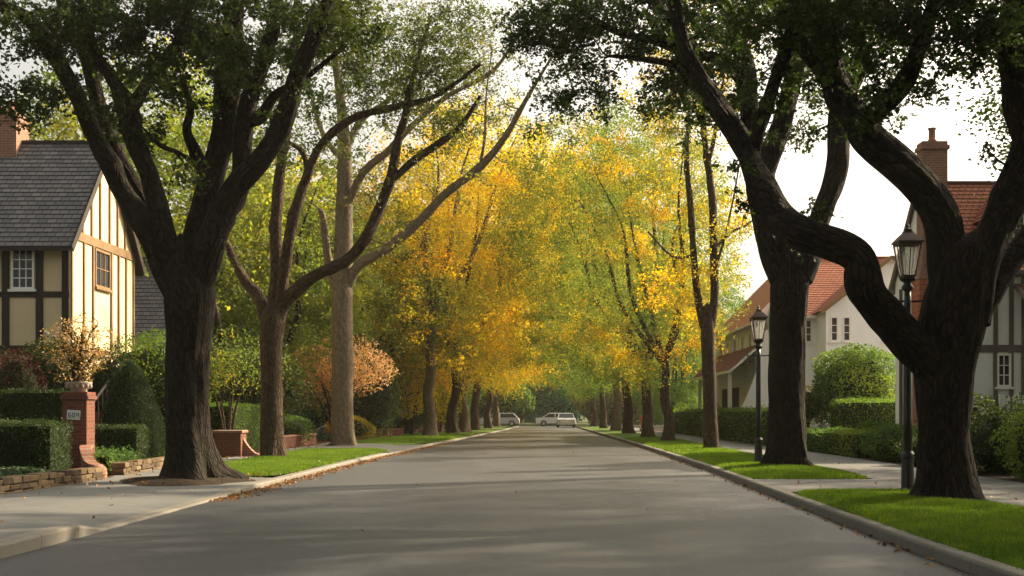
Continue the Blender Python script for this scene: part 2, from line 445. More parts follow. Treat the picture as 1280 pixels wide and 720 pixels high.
LEAF6 = True
def leaf_arrays(C, size, nbias=None, up=0.3, asp=.62, lobed=False, g=rng):
    n = len(C)
    d = g.normal(size=(n, 3)); d[:, 2] = d[:, 2] * .7 - .25; d /= np.linalg.norm(d, axis=1)[:, None]
    nn = g.normal(size=(n, 3)) + (nbias if nbias is not None else np.array([0, 0, up]))
    nn -= d * (nn * d).sum(1)[:, None]; nn /= np.linalg.norm(nn, axis=1)[:, None] + 1e-9
    s = np.cross(d, nn)
    L_ = (size * g.uniform(.65, 1.3, n))[:, None]; w = L_ * asp
    fold = g.uniform(.05, .3, n)[:, None] * w
    lv = g.random(n)
    if not lobed:
        V = np.stack([C - d * L_ * .5, C - s * w * .5 + nn * fold - d * L_ * .05, C + d * L_ * .5, C + s * w * .5 + nn * fold - d * L_ * .05], 1).reshape(-1, 3)
        b = np.arange(n)[:, None] * 4
        F = np.vstack([b + [0, 1, 2], b + [0, 2, 3]])
        k = 4
    else:
        V = np.stack([C - d * L_ * .5, C - s * w * .62 + nn * fold - d * L_ * .22, C - s * w * .22 + d * L_ * .02, C - s * w * .5 + nn * fold + d * L_ * .2,
                      C + d * L_ * .55, C + s * w * .5 + nn * fold + d * L_ * .2, C + s * w * .22 + d * L_ * .02, C + s * w * .62 + nn * fold - d * L_ * .22], 1).reshape(-1, 3)
        b = np.arange(n)[:, None] * 8
        F = np.vstack([b + x for x in ([0,1,2],[2,3,4],[0,2,4],[0,4,6],[4,5,6],[0,6,7])])
        k = 8
    return V, F, np.repeat(lv, k)

def leaf_mesh(name, C, size, m, **k):
    V, F, lv = leaf_arrays(np.asarray(C), size, **k)
    return np_mesh(name, V, F, m, None, False, {'lv': ('FLOAT', lv)})

def ell_points(n, c, r, g=rng, shell=.55):
    d = g.normal(size=(n, 3)); d /= np.linalg.norm(d, axis=1)[:, None]
    rad = (shell ** 3 + (1 - shell ** 3) * g.random(n)) ** (1 / 3)
    return np.asarray(c) + d * rad[:, None] * np.asarray(r)

def cluster_leaves(CC, per, spread, g=rng, flat=.65, tw=9):
    """leaves along short twigs that radiate from each cluster centre"""
    n = len(CC)
    td = g.normal(size=(n, tw, 3)); td[..., 2] *= flat; td /= np.linalg.norm(td, axis=2)[..., None]
    tl = g.uniform(.5, 1.25, (n, tw)) * spread
    k = max(1, per // tw)
    t = g.uniform(.15, 1.0, (n, tw, k))
    P = CC[:, None, None] + td[:, :, None] * (t * tl[..., None])[..., None] + g.normal(size=(n, tw, k, 3)) * spread * .13
    P[..., 2] -= (t * tl[..., None]) ** 2 * .25
    return P.reshape(-1, 3), td, tl

def attach(nodes, nrad, CC, tb, r0=.02, sides=4, g=rng, wob=.1):
    """joins every cluster centre to the nearest point of the skeleton with a curved branch"""
    nodes = list(map(np.asarray, nodes)); nrad = list(nrad)
    NA = np.array(nodes); NR = np.array(nrad)
    order = np.argsort([np.min(((NA - c) ** 2).sum(1)) for c in CC])
    for k in order:
        c = CC[k]
        d2 = ((NA - c) ** 2).sum(1) + 4.0 * np.maximum(0, NA[:, 2] - c[2]) ** 2 * .15
        i = int(np.argmin(d2)); a = NA[i]; ln = np.linalg.norm(c - a)
        if ln < .15: continue
        mid = (a + c) / 2 + g.normal(size=3) * ln * wob + np.array([0, 0, -.08 * ln])
        r = min(NR[i] * .6, r0 * (.5 + .45 * ln))
        m = 3 if ln < 1 else 5
        t = np.linspace(0, 1, m + 1)[:, None]
        Q = (1 - t) ** 2 * a + 2 * t * (1 - t) * mid + t ** 2 * c
        Q[1:-1] += g.normal(size=(m - 1, 3)) * ln * wob * .22
        rr = r * (1 - .65 * t[:, 0])
        tb.tube(Q, rr, sides)
        NA = np.vstack([NA, Q[1:]]); NR = np.concatenate([NR, rr[1:]])

# ------------------------------------------------------------------ hand-shaped street trees
def authored_tree(label, Y, base, trunk, limbs, crowns, bark, leafm, leaf=.1, per=60, spread=.42, group=None, seed=1, lobed=True, r0=.034, flare=.55, twigs=True, tsides=64, ridges=.045, fa=1.2, lk=.92):
    """trunk / limbs: [(px, py, dy, radius m)...]; the trunk foot is at base (x, y)"""
    g = np.random.default_rng(seed)
    root = empty('street_tree', (base[0], base[1], .1), 0, label, 'tree', group)
    off = np.array([base[0], base[1], .1])
    def pts(lst, n):
        P = np.array([W(p[0], p[1], Y + p[2]) for p in lst]); r = np.array([p[3] for p in lst]) * (lk if n == 9 else 1)
        if n == 9: P[2:] += g.normal(size=(len(P) - 2, 3)) * (r[2:] * .22)[:, None]
        q = catmull(P, n); rr = catmull(np.stack([r, r, r], 1), n)[:, 0]
        return q, rr
    nodes, nr, ends = [], [], []
    q, rr = pts(trunk, 22)
    tb = TB(); tb.tube(q - off, rr, tsides, .07, ridges, flare, seed, fa)
    link('trunk', tb.mesh('trunk', BARK[bark]), root)
    for lm in limbs:
        q, rr = pts(lm, 9)
        tb = TB(); tb.tube(q - off, rr, max(12, int(tsides * .55)), .13, ridges * .8, 0, seed + len(nodes))
        link('limb', tb.mesh('limb', BARK[bark]), root)
        k0 = len(q) // 3
        nodes += list(q[k0:]); nr += list(rr[k0:])
        tail = q[len(q) // 2:]
        ends.append(np.repeat(tail[::4], 1, 0) + g.normal(size=(len(tail[::4]), 3)) * .55)
    CC = [np.vstack(ends)]
    for (px, py, dy, rx, rz, n) in crowns:
        s = (Y + dy) / FPX
        CC.append(ell_points(int(n * (.85 if lobed else 1.25)), W(px, py, Y + dy), (rx * s, max(1.2, rx * s * .65), rz * s), g, .1))
    CC = np.vstack(CC)
    CC = CC[thin(CC, .8)]
    tb = TB(); attach(nodes, nr, CC, tb, r0, 5, g)
    P, td, tl = cluster_leaves(CC, per, spread, g)
    if twigs:
        for c, dd, ll in zip(CC, td, tl):
            for j in range(0, len(dd), 2):
                e = dd[j] * ll[j] * .9
                tb.tube(np.array([c, c + e * .5 - [0, 0, .01], c + e - [0, 0, ll[j] ** 2 * .2]]), [.007, .005, .003], 3)
    P = P[thin(P)]
    LV, LF, lv = leaf_arrays(P - off, leaf, lobed=lobed, g=g)
    BV = np.vstack(tb.V) - off; BF = np.vstack(tb.F); k = len(LV)
    q = BF[:, 2] != BF[:, 3]; tri = np.vstack([BF[q][:, [0, 1, 2]], BF[q][:, [0, 2, 3]], BF[~q][:, :3]]) + k
    me = np_mesh('crown', np.vstack([LV, BV]), np.vstack([LF, tri]), [L[leafm], BARK[bark]], np.concatenate([np.zeros(len(LF)), np.ones(len(tri))]), False,
                 {'lv': ('FLOAT', np.concatenate([lv, np.zeros(len(BV))])), 'bk': ('FLOAT_VECTOR', np.vstack([np.zeros((k, 3)), np.vstack(tb.B)]))})
    link('crown', me, root)
    return root

SUNSPOTS += [((-13.2, 36.5, 6.0), 2.6, 1.0), ((-13.2, 36.5, 4.0), 2.2, .9),
             ((5.4, 24.5, 0), 1.6, .9), ((5.2, 31, 0), 2.2, .95), ((5.4, 36, 0), 2.0, .9), ((5.3, 42, 0), 2, .9), ((5.3, 50, 0), 2.5, .8),
             ((5.2, 14.5, 0), 1.5, .8), ((5.0, 18.5, 0), 1.2, .75),
             ((-6.4, 29, 0), 1.6, .95), ((-6.4, 34, 0), 2.0, .95), ((-6.2, 39, 0), 2.0, .9),
             ((0, 60, 0), 4, .7), ((0, 75, 0), 5, .8), ((0, 95, 0), 6, .8), ((-1, 47, 0), 3, .5)]

# --- right, nearest
authored_tree('thick low forking dark tree beside the tall lamp post, left limb arching', 17.6, (6.04, 17.6),
 [(1182,650,0,.66),(1182,630,0,.54),(1182,600,0,.41),(1180,550,0,.375),(1180,500,0,.40),(1182,450,0,.46),(1190,405,0,.50),(1202,350,0,.45),(1212,315,0,.36)],
 [[(1175,470,0,.34),(1140,432,-.2,.33),(1106,398,-.4,.33),(1088,362,-.5,.30),(1070,325,-.6,.27),(1035,298,-.5,.25),(995,287,-.3,.25),(965,262,.2,.26),(948,222,.6,.22),(930,170,1,.17),(895,120,1.4,.15),(858,60,1.8,.12),(835,-20,2,.10),(800,-110,2,.06)],
  [(1192,400,0,.38),(1185,340,.1,.33),(1168,280,.3,.32),(1135,228,.4,.30),(1095,182,.5,.29),(1062,150,.5,.27),(1046,110,.6,.22),(1042,50,.8,.18),(1060,-20,1,.15),(1050,-120,1,.08)],
  [(1068,158,.5,.18),(1092,140,.4,.18),(1128,100,.2,.16),(1150,60,0,.14),(1166,10,0,.13),(1190,-60,0,.10),(1200,-140,0,.06)],
  [(1046,120,.6,.16),(1030,90,.8,.16),(1000,50,1.2,.13),(975,0,1.6,.12),(950,-90,2,.07)],
  [(1205,400,0,.40),(1225,330,0,.33),(1254,285,.2,.30),(1278,235,.3,.30),(1286,180,.4,.28),(1270,120,.4,.25),(1268,40,.4,.24),(1280,-60,.4,.18),(1300,-150,.5,.10)],
  [(1205,420,.1,.24),(1250,345,.5,.22),(1300,280,1,.2),(1350,210,1.4,.16),(1400,120,1.8,.12),(1450,0,2,.07)],
  [(940,190,.9,.14),(962,120,.8,.13),(985,60,.6,.12),(1000,0,.5,.10),(1005,-90,.5,.06)]],
 [(1060,10,0,140,55,95),(1180,25,-.5,90,45,55),(1250,70,.4,60,40,20),(1010,70,1,60,60,26),(1120,105,0,60,30,16),(1055,160,0,40,25,4),(930,10,2,110,60,36),(1060,45,5,100,70,60),(1050,-150,0,330,110,190),(1060,-70,6,150,70,60),(1330,-60,0,150,150,40),(1330,120,2,60,90,14)],
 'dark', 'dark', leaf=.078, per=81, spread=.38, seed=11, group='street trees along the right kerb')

authored_tree('dark upright tree forking into a V behind the arching limb', 28.4, (5.96, 28.4),
 [(988,604,0,.95),(987,590,0,.70),(986,575,0,.52),(986,560,0,.46),(984,500,0,.44),(984,430,0,.44),(986,370,0,.46),(988,325,0,.44),(990,300,0,.34)],
 [[(978,350,0,.36),(962,300,0,.36),(952,250,.2,.36),(944,205,.3,.36),(918,165,.2,.28),(885,128,0,.22),(862,90,-.2,.19),(842,40,-.5,.17),(815,0,-1,.14),(760,-60,-1.5,.09)],
  [(946,215,.3,.30),(938,150,.4,.26),(930,90,.5,.24),(915,30,.6,.21),(900,-40,.6,.15),(890,-130,.6,.08)],
  [(952,220,.3,.32),(975,160,.5,.29),(988,105,.7,.26),(1000,40,1,.22),(1010,-60,1,.12)],
  [(1000,350,0,.34),(1022,280,.3,.30),(1040,210,.6,.29),(1056,140,.8,.28),(1075,60,1,.22),(1090,-40,1.2,.14)],
  [(935,110,.5,.15),(900,75,.3,.15),(870,70,0,.12),(820,52,-.6,.11),(770,40,-1,.09),(720,10,-1.6,.07),(680,-20,-2,.05)],
  [(862,88,-.2,.13),(840,80,-.6,.11),(800,75,-1,.08),(760,70,-1.6,.05)]],
 [(850,20,0,130,60,80),(750,25,-1,110,45,60),(900,110,0,60,60,34),(940,40,0,80,60,32),(830,110,0,60,50,22),(700,60,-1,70,50,30),(740,120,-1,50,40,16),(670,20,-2,60,40,18),(880,-110,0,280,90,130),(1040,40,1,70,70,26),(1010,150,1,25,60,8),(690,140,-.5,40,30,7)],
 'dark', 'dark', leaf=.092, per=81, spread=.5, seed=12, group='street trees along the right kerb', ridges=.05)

# --- left, nearest
authored_tree('broad dark tree with flared roots at the left pavement, limbs fanning upward', 23.0, (-6.65, 23.0),
 [(243,622,0,1.0),(242,606,0,.78),(239,585,0,.56),(235,540,0,.44),(234,480,0,.42),(236,420,0,.45),(237,370,0,.50),(232,335,0,.44),(228,310,0,.3)],
 [[(225,370,0,.34),(202,325,0,.32),(178,285,-.1,.27),(152,240,-.2,.24),(132,200,-.3,.22),(112,160,-.4,.21),(92,112,-.5,.19),(68,62,-.8,.17),(30,25,-1.1,.15),(-20,-5,-1.5,.12),(-80,-60,-2,.07)],
  [(228,360,0,.30),(205,300,.2,.26),(180,255,.3,.22),(150,200,.5,.20),(128,140,.6,.20),(108,80,.7,.18),(92,40,.8,.17),(78,-5,1,.15),(60,-90,1,.09)],
  [(222,350,0,.28),(205,290,-.2,.25),(186,225,-.3,.23),(170,170,-.4,.22),(160,138,-.5,.20),(140,100,-.6,.14),(118,60,-.8,.11),(100,0,-1,.08)],
  [(162,142,-.5,.15),(178,112,-.4,.14),(196,80,-.4,.13),(220,50,-.5,.11),(240,0,-.6,.09),(250,-80,-.6,.06)],
  [(238,360,0,.38),(248,290,.1,.33),(262,220,.2,.31),(276,165,.3,.30),(288,110,.3,.28),(292,60,.4,.25),(298,10,.4,.21),(300,-90,.4,.12)],
  [(245,370,0,.36),(262,310,-.2,.32),(292,250,-.3,.27),(325,200,-.4,.24),(352,150,-.5,.23),(372,95,-.6,.20),(392,50,-.8,.18),(415,-10,-1,.14),(440,-90,-1,.08)],
  [(262,300,.1,.24),(298,235,.2,.24),(305,180,.3,.22),(312,130,.3,.20),(330,70,.4,.17),(345,10,.5,.14),(350,-80,.5,.08)],
  [(255,215,.2,.15),(244,190,0,.15),(236,165,-.2,.12),(240,130,-.4,.09),(225,100,-.6,.06)],
  [(250,210,0,.08),(225,192,-.4,.065),(200,180,-.8,.055),(175,158,-1.2,.04),(150,150,-1.6,.025)],
  [(300,155,.3,.14),(325,145,.1,.16),(345,120,0,.12),(375,100,-.3,.09),(430,60,-.6,.06)]],
 [(60,25,-1,110,45,52),(20,105,-1,50,30,16),(30,140,-1,35,14,6),(190,25,0,120,45,70),(330,30,0,110,60,74),(232,110,0,45,50,16),(420,25,-.5,70,45,28),(150,75,0,60,40,24),(280,90,0,60,40,20),(200,-120,0,330,100,110),(-70,20,-1,70,100,20)],
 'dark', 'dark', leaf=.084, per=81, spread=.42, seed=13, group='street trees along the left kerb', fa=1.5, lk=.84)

authored_tree('brown tree on the left lawn, long limb curving across the pale trunk', 34.4, (-7.57, 34.4),
 [(341,590,0,.50),(341,575,0,.40),(340,540,0,.34),(339,480,0,.31),(339,430,0,.32),(341,400,0,.34),(344,380,0,.25)],
 [[(345,420,0,.25),(352,385,0,.24),(372,358,-.2,.22),(402,345,-.5,.20),(432,328,-.8,.19),(455,300,-1,.18),(472,262,-1,.17),(488,225,-1,.16),(500,180,-1,.14),(508,140,-1,.12),(520,80,-1,.08),(540,20,-1,.05)],
  [(488,228,-1,.11),(512,205,-1,.13),(548,178,-1,.12),(575,158,-1.2,.09),(600,120,-1.5,.06)],
  [(338,415,0,.26),(325,375,.3,.20),(308,350,.5,.17),(290,320,.8,.13),(275,280,1,.09)],
  [(340,410,0,.26),(346,345,.2,.22),(345,285,.3,.20),(348,220,.4,.18),(356,160,.4,.17),(365,100,.5,.15),(372,40,.5,.12),(370,-60,.5,.07)],
  [(350,385,0,.20),(358,320,-.3,.18),(370,265,-.4,.17),(382,220,-.5,.15),(402,180,-.6,.14),(440,150,-.8,.13),(490,132,-1,.11),(545,120,-1.2,.08),(600,80,-1.6,.05)],
  [(385,215,-.5,.09),(378,190,-.5,.09),(360,178,-.6,.06)]],
 [(430,50,0,110,60,60),(350,110,0,70,80,34),(500,90,-1,90,55,48),(560,60,-1,80,50,34),(390,170,0,70,40,16),(290,290,1,50,60,12),(430,-70,0,200,60,50),(560,150,-1,50,30,12)],
 'brown', 'olivedark', leaf=.10, per=54, spread=.55, seed=14, group='street trees along the left kerb', lobed=False, tsides=26, flare=.4, ridges=.02, lk=.9)

authored_tree('straight pale grey trunk on the left, tallest bare bole, long thin branch reaching right', 48.8, (-7.87, 48.8),
 [(429,572,0,.66),(429,555,0,.52),(428,520,0,.46),(428,440,0,.44),(428,360,0,.42),(430,280,0,.36),(431,210,0,.30),(430,170,0,.24),(424,110,0,.18),(415,50,0,.12),(405,-20,0,.07)],
 [[(432,365,0,.22),(448,332,-.3,.25),(485,312,-.8,.24),(520,282,-1.2,.22),(560,240,-1.6,.20),(598,208,-2,.19),(632,170,-2.4,.15),(660,120,-2.8,.10),(690,70,-3,.06)],
  [(432,260,0,.20),(455,215,-.5,.19),(485,190,-1,.18),(512,160,-1.2,.15),(560,120,-1.6,.12),(615,90,-2,.09),(650,40,-2,.06)],
  [(424,370,0,.18),(414,345,.2,.21),(407,310,.3,.19),(402,275,.3,.17),(400,262,.3,.14)],
  [(430,190,0,.18),(452,150,.3,.15),(490,120,.6,.11),(520,60,.8,.07)],
  [(428,200,0,.15),(405,170,.3,.13),(390,120,.6,.10),(380,60,.8,.06)],
  [(600,208,-2,.08),(606,170,-2,.07),(608,120,-2,.05),(615,60,-2,.03)]],
 [(560,130,-1,100,60,54),(640,90,-2,80,60,50),(450,90,0,100,60,40),(500,40,0,140,50,60),(670,40,-2,90,50,44),(420,220,0,60,60,14),(680,150,-2,60,50,12),(700,70,-2,70,60,34),(600,-30,0,160,40,30),(590,60,0,70,50,22)],
 'grey', 'olivedark', leaf=.12, per=54, spread=.7, seed=15, group='street trees along the left kerb', lobed=False, tsides=26, flare=.5, ridges=.012, twigs=True, lk=.84, r0=.045)

authored_tree('slender amber leaved tree with twin upright stems, left of the distant lamp post', 42.0, (6.16, 42.0),
 [(890,580,0,.36),(889,566,0,.30),(888,530,0,.26),(886,460,0,.24),(884,400,0,.25),(884,385,0,.2)],
 [[(888,410,0,.17),(893,370,0,.17),(893,310,.1,.16),(890,255,.2,.15),(884,200,.3,.13),(880,150,.3,.10),(884,90,.3,.07)],
  [(880,410,0,.17),(872,370,0,.15),(866,310,-.2,.13),(862,250,-.2,.12),(858,200,-.2,.10),(862,130,-.2,.06)],
  [(894,310,.1,.07),(915,290,.4,.055),(935,280,.7,.045),(955,262,1,.03)],
  [(892,340,.1,.07),(905,300,0,.05),(915,255,0,.04),(925,200,0,.03)],
  [(884,210,.2,.09),(895,160,0,.08),(905,100,0,.05)],
  [(866,320,-.2,.06),(840,320,-.5,.05),(810,290,-.8,.03)]],
 [(870,160,0,60,60,40),(850,230,0,50,50,30),(905,110,0,60,50,20),(880,300,0,60,60,28),(850,350,0,50,50,26),(920,250,0,35,60,12),(925,180,.5,30,50,10),(840,110,0,70,60,34),(870,40,0,90,50,28)],
 'brown', 'amber', leaf=.10, per=72, spread=.6, seed=16, group='street trees along the right kerb', lobed=False, tsides=20, flare=.35, ridges=.012, twigs=False)

# ------------------------------------------------------------------ grown trees (mid distance, backdrop)
def grown_meshes(seed, H, th, r0, cr, n, per, leaf, spread, bark, leafm, lean=0.0, nl=5, crown_z=None, low=0.0):
    g = np.random.default_rng(seed)
    tb = TB()
    k = 6
    base = np.zeros(3)
    P = [base - [0, 0, .15]]
    for i in range(k):
        z = th * (i + 1) / k
        P.append(np.array([g.normal() * .07 + lean * .08 * (z / th) ** 2, g.normal() * .07, z]))
    q = catmull(P, 5); t = np.linspace(0, 1, len(q))
    rr = r0 * (1 - .3 * t) * (1 + .7 * np.exp(-t * 12))
    tb.tube(q, rr, 14, .06, .008, .35, seed)
    top = q[-1]; nodes = list(q[-6:]); nr = list(rr[-6:])
    cz = crown_z or (th + H) / 2
    for i in range(nl):
        a = 2 * math.pi * (i + g.uniform(-.3, .3)) / nl
        out = cr * g.uniform(.4, .7); e = np.array([math.cos(a) * out + lean, math.sin(a) * out, th + (H - th) * g.uniform(.55, .9)])
        m1 = top + (e - top) * .35 + np.array([math.cos(a), math.sin(a), -.2]) * out * .22
        m2 = top + (e - top) * .7 + g.normal(size=3) * .25
        q = catmull([top - [0, 0, .3], m1, m2, e], 6); t = np.linspace(0, 1, len(q))
        rl = r0 * .52 * (1 - .85 * t)
        tb.tube(q, rl, 8, .08, 0, 0, seed + i); nodes += list(q[3:]); nr += list(rl[3:])
    zr = (H - th + low) / 2
    CC = ell_points(n, (lean, 0, H - zr), (cr, cr, zr), g, .45)
    CC += (snoise(CC + seed, .55) * .5)[:, None] * g.normal(size=(n, 3)) * .6
    # uneven outline: drop whole pockets
    hole = snoise(CC + seed * 3.3, .8)
    CC = CC[hole > -.75]
    attach(nodes, nr, CC, tb, .02, 4, g)
    Pl, _, _ = cluster_leaves(CC, per, spread, g)
    return tb.mesh('trunk', BARK[bark]), leaf_mesh('crown', Pl, leaf, L[leafm], g=g)

def grown(name, label, loc, meshes, leafm=None, s=1.0, rz=0.0, group=None, cat='tree', sz=None):
    r = empty(name, loc, rz, label, cat, group)
    r.scale = (s, s, sz or s)
    link('trunk', meshes[0], r)
    c = link('crown', meshes[1], r)
    if leafm:
        c.material_slots[0].link = 'OBJECT'; c.material_slots[0].material = L[leafm]
    return r

A = grown_meshes(21, 17, 6.2, .29, 5.9, 560, 108, .125, .95, 'grey', 'gold', low=3.2, lean=1.9)
B = grown_meshes(22, 18, 4.4, .30, 6.0, 580, 108, .125, .95, 'brown', 'amber', low=1.4, lean=1.7)
Cc = grown_meshes(23, 16.5, 3.8, .28, 6.0, 560, 108, .13, .95, 'brown', 'green', nl=6, low=1.2, lean=1.7)
D = grown_meshes(24, 16.0, 3.2, .35, 6.4, 520, 90, .20, 1.15, 'dark', 'green', nl=6, low=2.2)
GL, GR, GB = 'street trees along the left kerb', 'street trees along the right kerb', 'background trees behind the gardens'
rowL = [((-5.8, 65.6), A, 'gold', 1.12, .1, 'pale slim trunk under golden olive leaves, just beyond the coral shrub'),
        ((-5.0, 73), B, 'gold', 1.1, -.3, 'golden crowned tree right behind the pale slim trunk on the left'),
        ((-4.9, 82), A, 'gold', 1.15, .4, 'bright yellow tree leaning over the road, middle of the far left row'),
        ((-4.7, 92), Cc, 'gold', 1.2, -.2, 'golden low branched tree, third from the far end on the left'),
        ((-4.1, 103), B, 'gold', 1.05, .2, 'yellow tree, second from the far end on the left'),
        ((-3.9, 116), A, 'olive', 1.1, -.4, 'olive yellow tree, farthest of the left kerb row')]
for (x, y), ms, lm, s, rz, lb in rowL: grown('street_tree', lb, (x, y, .08), ms, lm, s, rz, GL)
rowR = [((5.75, 52.5), B, 'rust', .84, 2.9, 'sturdy brown trunk under a green and gold crown, left of the twin stemmed tree'),
        ((5.9, 63), Cc, 'olive', 1.08, 3.3, 'green crowned tree just beyond the green and gold one'),
        ((5.85, 76), Cc, 'green', 1.15, 2.8, 'green tree leaning over the road before the orange bin'),
        ((5.9, 88), A, 'olive', 1.15, 3.4, 'olive green tree beside the orange bin'),
        ((5.7, 101), Cc, 'green', 1.0, 3.0, 'green tree, second from the far end on the right'),
        ((5.6, 116), B, 'gold', 1.0, 3.3, 'yellow tree at the far end of the right row, by the white car')]
for (x, y), ms, lm, s, rz, lb in rowR:
    t_ = grown('street_tree', lb, (x, y, .08), ms, lm, s, rz, GR); t_.scale = (s, s * .62, s)
for i, (x, y, lb) in enumerate([(7.5, -1.5, 'unseen street tree added for shade on the right verge beside the viewer'), (-8.5, 0.5, 'unseen street tree added for shade on the left verge beside the viewer'),
                                (6.1, -12, 'unseen street tree added for shade on the right verge behind the viewer'), (-6.6, -12, 'unseen street tree added for shade on the left verge behind the viewer'), (-10, -24, 'far unseen street tree added for shade on the left behind the viewer'), (9, -25, 'far unseen street tree added for shade on the right behind the viewer'), (14.5, 17.5, 'unseen tree added for shade on the right'), (15, 7.5, 'unseen tree added for shade on the right, near the viewer'), (18.5, 27.5, 'unseen tree added for shade on the right beside the brown roofed house'), (21, 19, 'farther unseen tree added for shade on the right')]):
    grown('street_tree', lb, (x, y, .08), Cc, 'dark', 1.0, i * 1.9, GR if x > 0 else GL, sz=.95)  # unseen trees, added to shade the near road and verges
bg = [(-17.5, 53, D, 'olive', 1.1, 'yellow green tree rising behind the slate roof and brick chimney'),
      (-25, 58, D, 'olive', .95, 'pale green tree directly behind the brick chimney of the timbered house'),
      (-12.5, 56, D, 'olive', .85, 'olive tree behind the forking of the near left trunk'),
      (-10.8, 66, D, 'olive', .95, 'dense olive green tree behind the pale straight trunk'),
      (-15.5, 72, D, 'gold', 1.05, 'tall yellowing tree behind the blue green ones on the left'),
      (-9.5, 82, D, 'olive', 1.0, 'olive tree behind the left row at mid street'),
      (-10.5, 98, D, 'gold', 1.0, 'golden tree filling the gap behind the left row'),
      (-22, 88, D, 'green', 1.1, 'far green tree on the left beyond the gardens'),
      (-9, 118, D, 'green', 1.0, 'green tree behind the far end of the left row'),
      (-8, 145, D, 'gold', 1.5, 'golden tree beyond the crossing at the left of the far end'),
      (2.2, 168, D, 'teal', 1.1, 'blue green tree closing the end of the street'),
      (-3.5, 160, D, 'teal', .85, 'small blue green tree left of the one that closes the street'),
      (17, 162, D, 'gold', 1.4, 'golden tree beyond the crossing at the right of the far end'),
      (18, 128, D, 'green', 1.0, 'green tree behind the right row near the crossing'),
      (27, 116, D, 'olive', .85, 'olive tree behind the right row beyond the orange roofed house'),
      (10.2, 90, D, 'green', .62, 'small green tree left of the orange roofed house'),
      (30, 106, D, 'gold', .9, 'sunlit yellow tree behind the orange tiled roof'),
      (25.5, 84, D, 'olive', .68, 'low yellow green tree showing between the arching limb and the chimney'),
      (-12, 136, D, 'olive', 1.1, 'olive tree at the far left beyond the crossing'),
      (18, 160, D, 'olive', 1.1, 'tall tree at the far right beyond the crossing'),
      (-1, 200, D, 'olive', 1.9, 'tallest green tree beyond the end of the street'),
      (14, 205, D, 'olive', 1.8, 'large olive tree beyond the end of the street')]
for i, (x, y, ms, lm, s, lb) in enumerate(bg):
    grown('background_tree', lb, (x, y, .0), ms, lm, s, i * 1.37, GB)

# ------------------------------------------------------------------ ground, road, paving
def interp(line, y):
    ys = [p[1] for p in line]; xs = [p[0] for p in line]
    return float(np.interp(y, ys, xs))
RC = [(3.8,-30),(3.8,12),(3.86,15),(4.0,21),(4.2,29),(4.32,45),(4.25,70),(4.15,95),(4.1,124)]
LC = [(-5.15,-30),(-5.15,14),(-5.2,20),(-5.16,25),(-5.1,35),(-4.7,48),(-4.3,57),(-3.3,80),(-2.5,100),(-1.8,124)]
YS = sorted(set([-30, -10, 0] + [round(v, 2) for v in np.arange(2, 50, .5)] + list(range(50, 125, 2)) + [124]))
def strip(name, fx0, fx1, ys, fz, m, nx=4, attrs=None):
    V = []; F = []
    for y in ys:
        a, b = fx0(y), fx1(y)
        for i in range(nx + 1):
            x = a + (b - a) * i / nx
            V.append((x, y, fz(x, y)))
    w = nx + 1
    for j in range(len(ys) - 1):
        for i in range(nx):
            F.append([j*w + i, j*w + i + 1, (j+1)*w + i + 1, (j+1)*w + i])
    o = link(name, np_mesh(name, np.array(V), np.array(F), m, None, True))
    return tag(o, kind='structure')

g_ = MB(); g_.face([(-900,-300,-.06),(900,-300,-.06),(900,1500,-.06),(-900,1500,-.06)])
tag(g_.build('ground', M['earth']), kind='structure')
strip('road', lambda y: interp(LC, y), lambda y: interp(RC, y), YS, lambda x, y: .03 * (1 - ((x + .6) / 4.6) ** 2) if abs(x + .6) < 4.6 else 0, M['asphalt'], 10)
g_ = MB(); g_.face([(-60,124,.0),(60,124,.0),(60,134,.0),(-60,134,.0)])
tag(g_.build('cross_street', M['asphalt']), kind='structure')

def sweep(name, line, off0, off1, hf, ys, m, r=.02):
    """kerb: offsets from the road edge, rounded arris on the road side"""
    V = []; F = []
    sg = 1 if off1 > off0 else -1
    for y in ys:
        x = interp(line, y); h = hf(y); a = x + off0; b = x + off1
        prof = [(a, -.05), (a, h - r), (a + sg * r * .4, h - r * .35), (a + sg * r, h), (b, h), (b, -.05)]
        V += [(px, y, z) for px, z in prof]
    k = 6
    for j in range(len(ys) - 1):
        for i in range(k - 1):
            F.append([j*k + i, j*k + i + 1, (j+1)*k + i + 1, (j+1)*k + i])
    o = link(name, np_mesh(name, np.array(V), F, m, None, False))
    return tag(o, kind='structure')
def hl(y): 
    if y < 13.5: return .15
    if y < 14.3: return .15 - (y - 13.5) / .8 * .115
    if y < 20: return .035
    if y < 21: return .035 + (y - 20) * .06
    if 40 < y < 50: return .05
    return .095
YK = sorted(set(YS + [13.5, 13.7, 13.9, 14.1, 14.3]))
sweep('left_kerb', LC, .0, -.2, hl, YK, M['curb'], .03)
sweep('right_kerb', RC, .0, .17, lambda y: .13, YK, M['curbdark'], .03)

def lz(x, y):
    e = interp(LC, y) - .2
    h = hl(y) - .004
    t = min(1, max(0, (e - x) / 1.2))
    return h + (.118 - h) * t if y > 13.9 else .144 + (.118 - .144) * t
strip('left_pavement', lambda y: interp([(-8.5,-30),(-8.5,23),(-8.6,26)], y), lambda y: interp(LC, y) - .2, [v for v in YS if v <= 24.5], lz, M['walk'], 10)
strip('left_path', lambda y: interp([(-8.75,24.5),(-9.0,30),(-9.2,60),(-7.9,90),(-6.5,124)], y), lambda y: interp([(-7.6,24.5),(-8.0,30),(-8.1,60),(-6.9,90),(-5.6,124)], y), [v for v in YS if v >= 24.5], lambda x, y: .112, M['walk'], 3)
strip('left_driveway', lambda y: -8.0, lambda y: interp(LC, y) - .2, [v for v in YS if 42 <= v <= 52], lambda x, y: .05 + .066 * min(1, (interp(LC, y) - .2 - x) / 1.5), M['walk'], 6)
